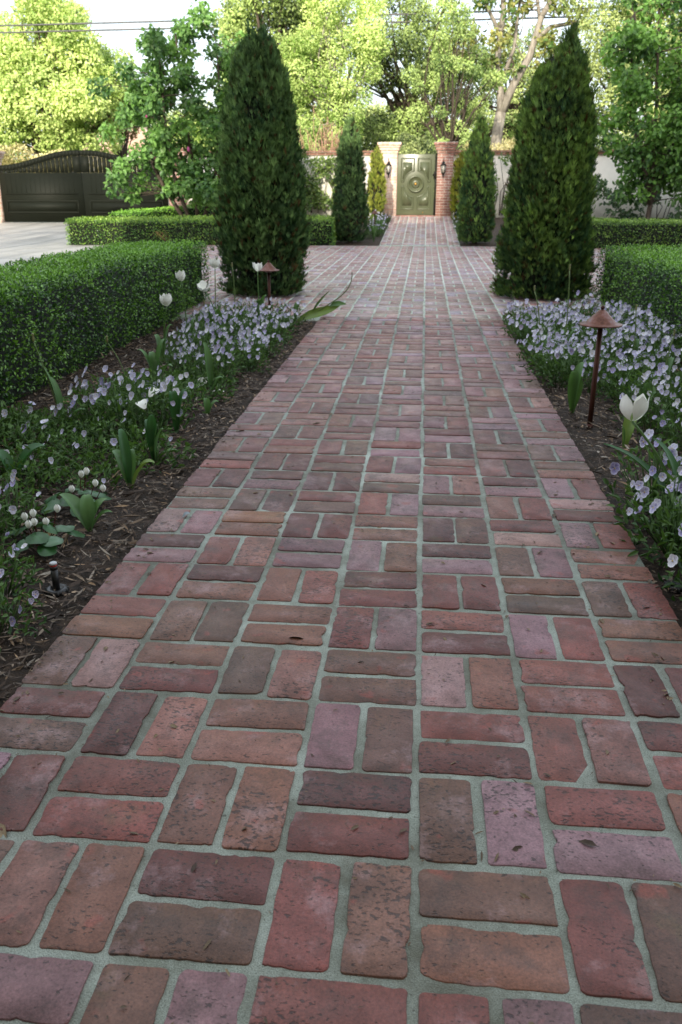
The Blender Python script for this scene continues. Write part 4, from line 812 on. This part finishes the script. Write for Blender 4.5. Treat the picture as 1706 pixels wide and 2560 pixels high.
# violas
def viola_flower(c_out, c_in, seed):
    r = np.random.default_rng(seed); mb = MB()
    for k, (a, s_, z) in enumerate(((1.05, 1.05, -.002), (2.09, 1.05, -.003), (-.15, .9, .001), (3.29, .9, .0), (-1.57, 1.15, .002))):
        d_ = np.array([math.cos(a), math.sin(a)]); c = d_*.0115*s_; V = [(0, 0, z)]; cols = [c_in]; n = 9
        for ring, cc in ((.55, c_in*.6+c_out*.4), (1.0, c_out)):
            for j in range(n):
                t = 2*PI*j/n; p = c+np.array([math.cos(t), math.sin(t)])*.0122*s_*ring*np.array([1, .95]); V.append((p[0], p[1], z+.004*(np.linalg.norm(p)/.024)**2*r.uniform(.4, 1.6)-.002*(ring < 1))); cols.append(cc*r.uniform(.93, 1.05))
        cc = c_in if True else 0; V[0] = (c[0]*.25, c[1]*.25, z-.001)
        F = [[0, 1+j, 1+(j+1) % n] for j in range(n)]+[[1+j, 1+n+j, 1+n+(j+1) % n, 1+(j+1) % n] for j in range(n)]; mb.add(V, F, 0, np.array(cols))
    mb.lathe([(.0015, 0), (.0028, .002), (.0012, .004)], 6, (0, -.002, .001), col=np.array([.7, .5, .05]))
    mb.tube([(0, 0, -.002), (0, .003, -.012), (0, -.006, -.03)], [.0022, .0015, .0012], 5, col=np.array([.10, .2, .05]))
    return mb
FL = []
for i, (a, b) in enumerate(((('#e0dff0'), ('#aba4d2')), (('#ececf6'), ('#c9c5e6')), (('#cdc8e4'), ('#8378b8')), (('#f5f5fa'), ('#dcd9ec')), (('#e2deef'), ('#75669f')))):
    q = viola_flower(lin(a), lin(b), 60+i).build('flower', M['petal'], None, True); FL.append(q.data); bpy.data.objects.remove(q)
def viola_mesh(r, h, rad, nl):
    mb = MB(); st = 22
    for i in range(st):
        a = r.uniform(0, 6.28); q = rad*math.sqrt(r.uniform(0, 1)); e_ = np.array([q*math.cos(a), q*math.sin(a), h*r.uniform(.55, 1.0)*(1-.3*(q/rad)**2)]); mb.tube([e_*[.25, .25, 0], e_*[.7, .7, .55], e_], [.0018, .0016, .0012], 4, col=np.array([.08, .16, .04]))
    n = nl; a = r.uniform(0, 6.28, n); q = rad*np.sqrt(r.uniform(0, 1, n))*1.08; z = h*r.uniform(.02, .86, n)*(1-.35*(q/rad)**2)
    P = np.column_stack([q*np.cos(a), q*np.sin(a), z]); D = np.column_stack([np.cos(a), np.sin(a), np.zeros(n)]); A = unit(D*.5+r.normal(0, .55, (n, 3))+[0, 0, .55]); N = unit(r.normal(0, .5, (n, 3))+[0, 0, .8]+D*.2)
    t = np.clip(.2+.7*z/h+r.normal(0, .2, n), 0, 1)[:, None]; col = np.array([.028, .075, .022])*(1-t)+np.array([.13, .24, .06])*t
    mb.leaves(P, A, N, r.uniform(.018, .038, n), r.uniform(.006, .013, n), col, fold=.25, droop=.2); return mb
VAR = []; r_ = np.random.default_rng(70)
for i in range(6):
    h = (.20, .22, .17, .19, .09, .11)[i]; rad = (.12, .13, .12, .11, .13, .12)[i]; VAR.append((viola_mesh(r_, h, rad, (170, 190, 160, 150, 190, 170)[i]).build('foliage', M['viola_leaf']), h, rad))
vmesh = [(v[0].data, v[1], v[2]) for v in VAR]
for v in VAR: bpy.data.objects.remove(v[0])
def viola(x, y, label, group, var, nf, r, sc_=1.0, z=-.03, face=(-.25, -.6)):
    me, h, rad = vmesh[var]; o = empty('viola', (x, y, float(gz(x, y))+z), 0, label, 'viola', group); o.scale = (sc_, sc_, sc_*r.uniform(.9, 1.12))
    f = bpy.data.objects.new('foliage', me); C.objects.link(f); f.parent = o; f.rotation_euler = (0, 0, r.uniform(0, 6.28))
    for k in range(nf):
        a = r.uniform(0, 6.28); q = rad*math.sqrt(r.uniform(0, 1))*1.08; zz = h*r.uniform(.72, 1.14)*(1-.30*(q/rad)**2)
        fl = bpy.data.objects.new('flower', FL[r.choice(5, p=[.3, .26, .16, .16, .12])]); C.objects.link(fl); fl.parent = o; fl.location = (q*math.cos(a), q*math.sin(a), zz)
        nv = Vector((face[0]+.5*math.cos(a)*q/rad+r.normal(0, .28), face[1]-.15+.4*math.sin(a)*q/rad+r.normal(0, .28), .42+r.normal(0, .2)))
        fl.rotation_euler = nv.to_track_quat('Z', 'Y').to_euler(); s_ = r.uniform(.40, .68); fl.scale = (s_, s_, s_)
def scatter(poly, gap, r, n=4000):
    P = []; pl = np.array(poly); lo, hi = pl.min(0), pl.max(0)
    for i in range(n):
        p = r.uniform(lo, hi); ins = False; j = len(pl)-1
        for k in range(len(pl)):
            if (pl[k][1] > p[1]) != (pl[j][1] > p[1]) and p[0] < (pl[j][0]-pl[k][0])*(p[1]-pl[k][1])/(pl[j][1]-pl[k][1])+pl[k][0]: ins = not ins
            j = k
        if ins and all(np.hypot(*(p-q)) > gap for q in P): P.append(p)
    return P
from mathutils import Vector
r_ = np.random.default_rng(71)
for x, y in scatter([(-1.86, 7.45), (-1.12, 7.40), (-1.10, 6.3), (-1.06, 5.2), (-1.22, 4.85), (-1.50, 5.0), (-1.72, 5.7)], .155, r_): viola(x, y, 'lavender viola in the dense clump between the hedge tulips and path', 'violas in the dense clump around the white tulips', int(r_.integers(0, 4)), int(r_.integers(9, 15)), r_, r_.uniform(.9, 1.15))
for x, y in scatter([(.74, 7.5), (1.80, 7.5), (1.72, 6.0), (1.45, 5.1), (1.02, 4.7), (.78, 4.85), (.75, 6)], .15, r_): viola(x, y, 'lavender viola in the dense clump behind the taller copper lamp', 'violas in the dense clump behind the taller copper lamp', int(r_.integers(0, 4)), int(r_.integers(11, 18)), r_, r_.uniform(.85, 1.3), face=(-.4, -.6))
for x, y in scatter([(1.10, 4.75), (1.55, 5.0), (1.85, 4.6), (1.85, 3.2), (1.22, 3.35), (1.06, 3.95)], .17, r_): viola(x, y, 'tall lavender viola between the large white tulip and the dark hedge', 'violas between the large white tulip and the hedge', int(r_.integers(0, 4)), int(r_.integers(9, 15)), r_, r_.uniform(1.0, 1.2), face=(-.4, -.6))
for x, y in scatter([(.84, 2.98), (1.05, 3.1), (1.35, 2.9), (1.35, 2.0), (.84, 1.95), (.82, 2.4)], .125, r_): viola(x, y, 'lavender viola at the foot of the large white tulip', 'violas at the foot of the large white tulip', int(r_.integers(0, 4)), int(r_.integers(8, 14)), r_, r_.uniform(1.05, 1.4), face=(-.4, -.6))
for x, y in scatter([(-1.72, 4.28), (-1.42, 4.3), (-1.22, 4.0), (-1.25, 3.62), (-1.6, 3.75)], .16, r_): viola(x, y, 'lavender viola of the small cluster dotted with fallen white petals', 'violas of the small cluster with fallen petals', int(r_.integers(0, 4)), int(r_.integers(7, 13)), r_, r_.uniform(1.1, 1.35))
for x, y in scatter([(-1.78, 4.95), (-1.22, 4.9), (-1.16, 4.45), (-1.62, 4.4)], .15, r_): viola(x, y, 'low leafy viola between the dense clump and the petal strewn cluster', 'low leafy violas before the dense clump', int(r_.integers(4, 6)), int(r_.integers(0, 4)), r_, r_.uniform(.9, 1.2))
for x, y in scatter([(-2.0, 3.85), (-1.25, 3.65), (-1.08, 3.25), (-1.2, 3.0), (-1.5, 2.85), (-2.0, 2.95)], .15, r_): viola(x, y, 'low green viola with hardly a flower between cluster and cyclamen', 'low sparse violas above the cyclamen', int(r_.integers(4, 6)), int(r_.integers(0, 4)), r_, r_.uniform(.9, 1.25))
for x, y in scatter([(-1.55, 2.75), (-1.33, 2.5), (-1.27, 2.3), (-1.5, 2.2)], .13, r_): viola(x, y, 'lavender viola next to the cyclamen at the picture edge', 'violas next to the cyclamen', int(r_.integers(0, 4)), int(r_.integers(5, 9)), r_, 1.0)
for x, y in scatter([(-1.30, 2.2), (-1.14, 2.12), (-1.07, 1.85), (-1.25, 1.8)], .12, r_): viola(x, y, 'scraggly viola beside the black pop up sprinkler', 'violas beside the sprinkler', int(r_.integers(2, 4)), int(r_.integers(4, 8)), r_, .85)
for x, y in scatter([(-1.3, 22.8), (-1.0, 22.8), (-1.0, 18.8), (-1.2, 18.8)], .28, r_): viola(x, y, 'pale viola in the far bed on the sunlit pillar side', 'violas in the far bed on the sunlit pillar side', int(r_.integers(0, 4)), 10, r_, 1.3)
for x, y in scatter([(1.05, 22.8), (.82, 22.8), (.80, 18.9), (1.0, 18.9)], .28, r_): viola(x, y, 'pale viola in the far bed on the shaded pillar side', 'violas in the far bed on the shaded pillar side', int(r_.integers(0, 4)), 10, r_, 1.3)

# cyclamen
def cyclamen(label, x, y, seed, nf, heads):
    r = np.random.default_rng(seed); o = empty('cyclamen', (x, y, -.03), 0, label, 'cyclamen')
    for k in range(11):
        a = k*2.4+r.normal(0, .2); rr = .03+.075*math.sqrt(k/11.0); h = .07-.035*k/11; R0 = .030*r.uniform(.7, 1.25); c = np.array([rr*math.cos(a), rr*math.sin(a), h]); V = [tuple(c)]; cols = [np.array([.05, .15, .05])]; n = 14
        tilt = r.uniform(.1, .7)
        for ring in (.6, 1.0):
            for j in range(n):
                t = 2*PI*j/n; q = R0*ring*(1-.38*max(0, math.cos(t-PI))**6+.18*max(0, math.cos(t))**4); u, v_ = q*math.cos(t), q*math.sin(t)
                V.append((c[0]+u*math.cos(a)-v_*math.sin(a), c[1]+u*math.sin(a)+v_*math.cos(a), c[2]-tilt*u-.25*abs(v_)*ring+r.normal(0, .0015))); cols.append(np.array([.10, .19, .10]) if ring == .6 and k % 2 else np.array([.028, .095, .025])*r.uniform(.8, 1.3))
        F = [[0, 1+j, 1+(j+1) % n] for j in range(n)]+[[1+j, 1+n+j, 1+n+(j+1) % n, 1+(j+1) % n] for j in range(n)]; mb = MB(); mb.add(V, F, 0, np.array(cols))
        mb.tube([(0, 0, 0), tuple(c*[.6, .6, .7]), tuple(c-[0, 0, .002])], .0018, 5, col=np.array([.12, .05, .03])); mb.build('leaf', M['tulip_leaf'], o, True)
    for dx, dy, hz_ in heads:
        mb = MB(); mb.tube([(dx*.3, dy*.3, 0), (dx*.8, dy*.8, hz_*.6), (dx, dy, hz_), (dx+.006, dy-.008, hz_-.004)], .0016, 5, col=np.array([.10, .02, .02]))
        for k in range(5):
            a = k*2*PI/5; b_ = np.array([dx+.006, dy-.008, hz_-.008]); d_ = np.array([math.cos(a), math.sin(a), 0]); n = 5; V = []
            for i in range(n):
                t = i/(n-1); w_ = .0065*math.sin(PI*(.12+.8*t)); p = b_+d_*(.004+.006*math.sin(t*PI))+np.array([0, 0, -.004+.026*t]); s_ = np.array([-d_[1], d_[0], 0]); V += [p-s_*w_, p+s_*w_]
            mb.add(V, np.array([[2*i, 2*i+1, 2*i+3, 2*i+2] for i in range(n-1)]), 0, WH*.95)
        mb.build('flower', M['petal'], o, True)
cyclamen('white cyclamen with tall flowers on red stems by the spreading tulip leaves', -1.235, 2.74, 80, 5, [(.02, .03, .13), (.045, .02, .145), (.09, -.02, .115), (.12, -.03, .10), (.0, -.02, .09)])
cyclamen('white cyclamen with mottled leaves nearer the black sprinkler', -1.21, 2.40, 81, 6, [(-.06, .02, .10), (-.04, .04, .105), (-.02, .0, .09), (.01, .02, .085), (.04, .05, .12), (-.03, -.02, .09)])

# copper path lamps
def path_lamp(label, x, y, H, D, z=-.04, s_=1.0):
    o = empty('path_lamp', (x, y, z), 0, label, 'path light', None); k = D/.2; m_ = MB(); m_.tube([(0, 0, -.1), (0, 0, .3*H), (0, 0, H-.085*k)], .0125*s_, 14, col=(1, 1, 1)); m_.build('post', M['copper_dark'], o, True)
    h = MB(); h.lathe([(.0105, H-.10*k), (.075*k, H-.083*k), (.0985*k, H-.0835*k), (.1*k, H-.0795*k), (.0985*k, H-.0765*k), (.074*k, H-.074*k), (.070*k, H-.069*k), (.019*k, H-.018*k), (.012*k, H-.012*k), (.005*k, H-.010*k)], 40); h.build('lamp_shade', M['copper'], o, True)
    f = MB(); f.lathe([(.004*k, H-.0105*k), (.0085*k, H-.007*k), (.0095*k, H-.001*k), (.007*k, H+.005*k), (.001*k, H+.008*k)], 14); f.build('finial', M['copper_dark'], o, True)
    c_ = MB(); c_.lathe([(.017, .0), (.019, .006), (.0135, .02)], 16); c_.build('collar', M['copper_dark'], o, True)
M['copper_dark'] = plain('brown_copper', lin('#4a2a20'), .5, metal=.55, nscale=18, var=.3)
path_lamp('taller copper path lamp with conical hat in front of the dense violas', .845, 4.10, .585, .20)
path_lamp('smaller copper path lamp with conical hat by the tall dark arborvitae', -1.34, 7.42, .52, .19)
path_lamp('distant path lamp in the far bed by the golden conifer at the lit pillar', -1.12, 19.6, .55, .2, z=.08)
path_lamp('distant path lamp in the far bed glinting next to the shaded pillar', .86, 22.3, .6, .2, z=.25)

# sprinklers
def sprinkler(label, x, y, h):
    o = empty('pop_up_sprinkler', (x, y, -.035), 0, label, 'sprinkler'); m_ = MB(); m_.lathe([(.03, -.03), (.033, .004), (.03, .012), (.022, .014), (.018, .010)], 24)
    for j in range(12): a = j*PI/6; m_.box(.031*math.cos(a)-.003, .031*math.sin(a)-.003, -.01, .031*math.cos(a)+.003, .031*math.sin(a)+.003, .0105)
    m_.build('body', M['black'], o)
    if h > .03:
        q = MB(); q.lathe([(.010, .0), (.010, h-.022)], 18); 
        q.lathe([(.0112, h-.0215), (.0112, h-.012)], 18); q.build('riser', M['black'], o, True); rr = MB(); rr.lathe([(.0102, h-.0118), (.0102, h-.007)], 18); rr.build('ring', M['red'], o, True); c_ = MB(); c_.lathe([(.0108, h-.0068), (.0108, h-.002), (.008, h)], 18); c_.build('cap', M['silver'], o, True)
sprinkler('black pop up sprinkler with red ring and grey cap raised beside the path', -1.035, 2.10, .095)
sprinkler('black sprinkler head sunk flush in mulch at the path edge', .775, 2.30, .0)
# ------------------------------------------------------------------ light, sky, camera
SUN_EL, SUN_AZ = 21.0, 180.0-7.0     # the sun is low behind the house; shadows run up the path
d = np.array([math.sin(R(7))*math.cos(R(SUN_EL)), math.cos(R(7))*math.cos(R(SUN_EL)), -math.sin(R(SUN_EL))])   # travel direction of light
sl = bpy.data.lights.new('sun', 'SUN'); sl.energy = 5.0; sl.angle = R(.5); sl.color = (1, .92, .74)
so = bpy.data.objects.new('sun', sl); C.objects.link(so)
from mathutils import Vector
so.rotation_euler = Vector(d).to_track_quat('-Z', 'Y').to_euler()
w = bpy.data.worlds.new('World'); sc.world = w; w.use_nodes = True; nt = w.node_tree; nt.nodes.clear()
out = nt.nodes.new('ShaderNodeOutputWorld'); bg = nt.nodes.new('ShaderNodeBackground'); sk = nt.nodes.new('ShaderNodeTexSky')
sk.sky_type = 'NISHITA'; sk.sun_disc = False; sk.sun_elevation = R(SUN_EL)
sk.sun_rotation = math.atan2(-d[0], -d[1])      # same direction as the lamp (rotation measured from +Y towards +X)
sk.air_density = 1.0; sk.dust_density = 4.0; sk.ozone_density = 1.2
nt.links.new(sk.outputs[0], bg.inputs[0]); bg.inputs[1].default_value = .15; 
hz = nt.nodes.new('ShaderNodeBackground'); hz.inputs[0].default_value = (.92, .97, 1.0, 1); hz.inputs[1].default_value = 1.1     # thin bright haze over the whole sky
ad = nt.nodes.new('ShaderNodeAddShader'); nt.links.new(bg.outputs[0], ad.inputs[0]); nt.links.new(hz.outputs[0], ad.inputs[1]); nt.links.new(ad.outputs[0], out.inputs[0])

cam = bpy.data.cameras.new('camera'); co = bpy.data.objects.new('camera', cam); C.objects.link(co)
co.location = (0, 0, 1.064); co.rotation_euler = (R(90-21.2), 0, R(5.45))
cam.sensor_fit = 'VERTICAL'; cam.sensor_height = 22.2; cam.sensor_width = 14.8; cam.lens = 22.2*1915/2353; cam.clip_end = 1500; cam.clip_start = .05
cam.dof.use_dof = True; cam.dof.focus_distance = 2.1; cam.dof.aperture_fstop = 5.0
sc.camera = co
sc.view_settings.view_transform = 'Standard'; sc.view_settings.look = 'None'; sc.view_settings.exposure = 0
sc.cycles.max_bounces = 6; sc.cycles.transparent_max_bounces = 4; sc.cycles.use_denoising = True
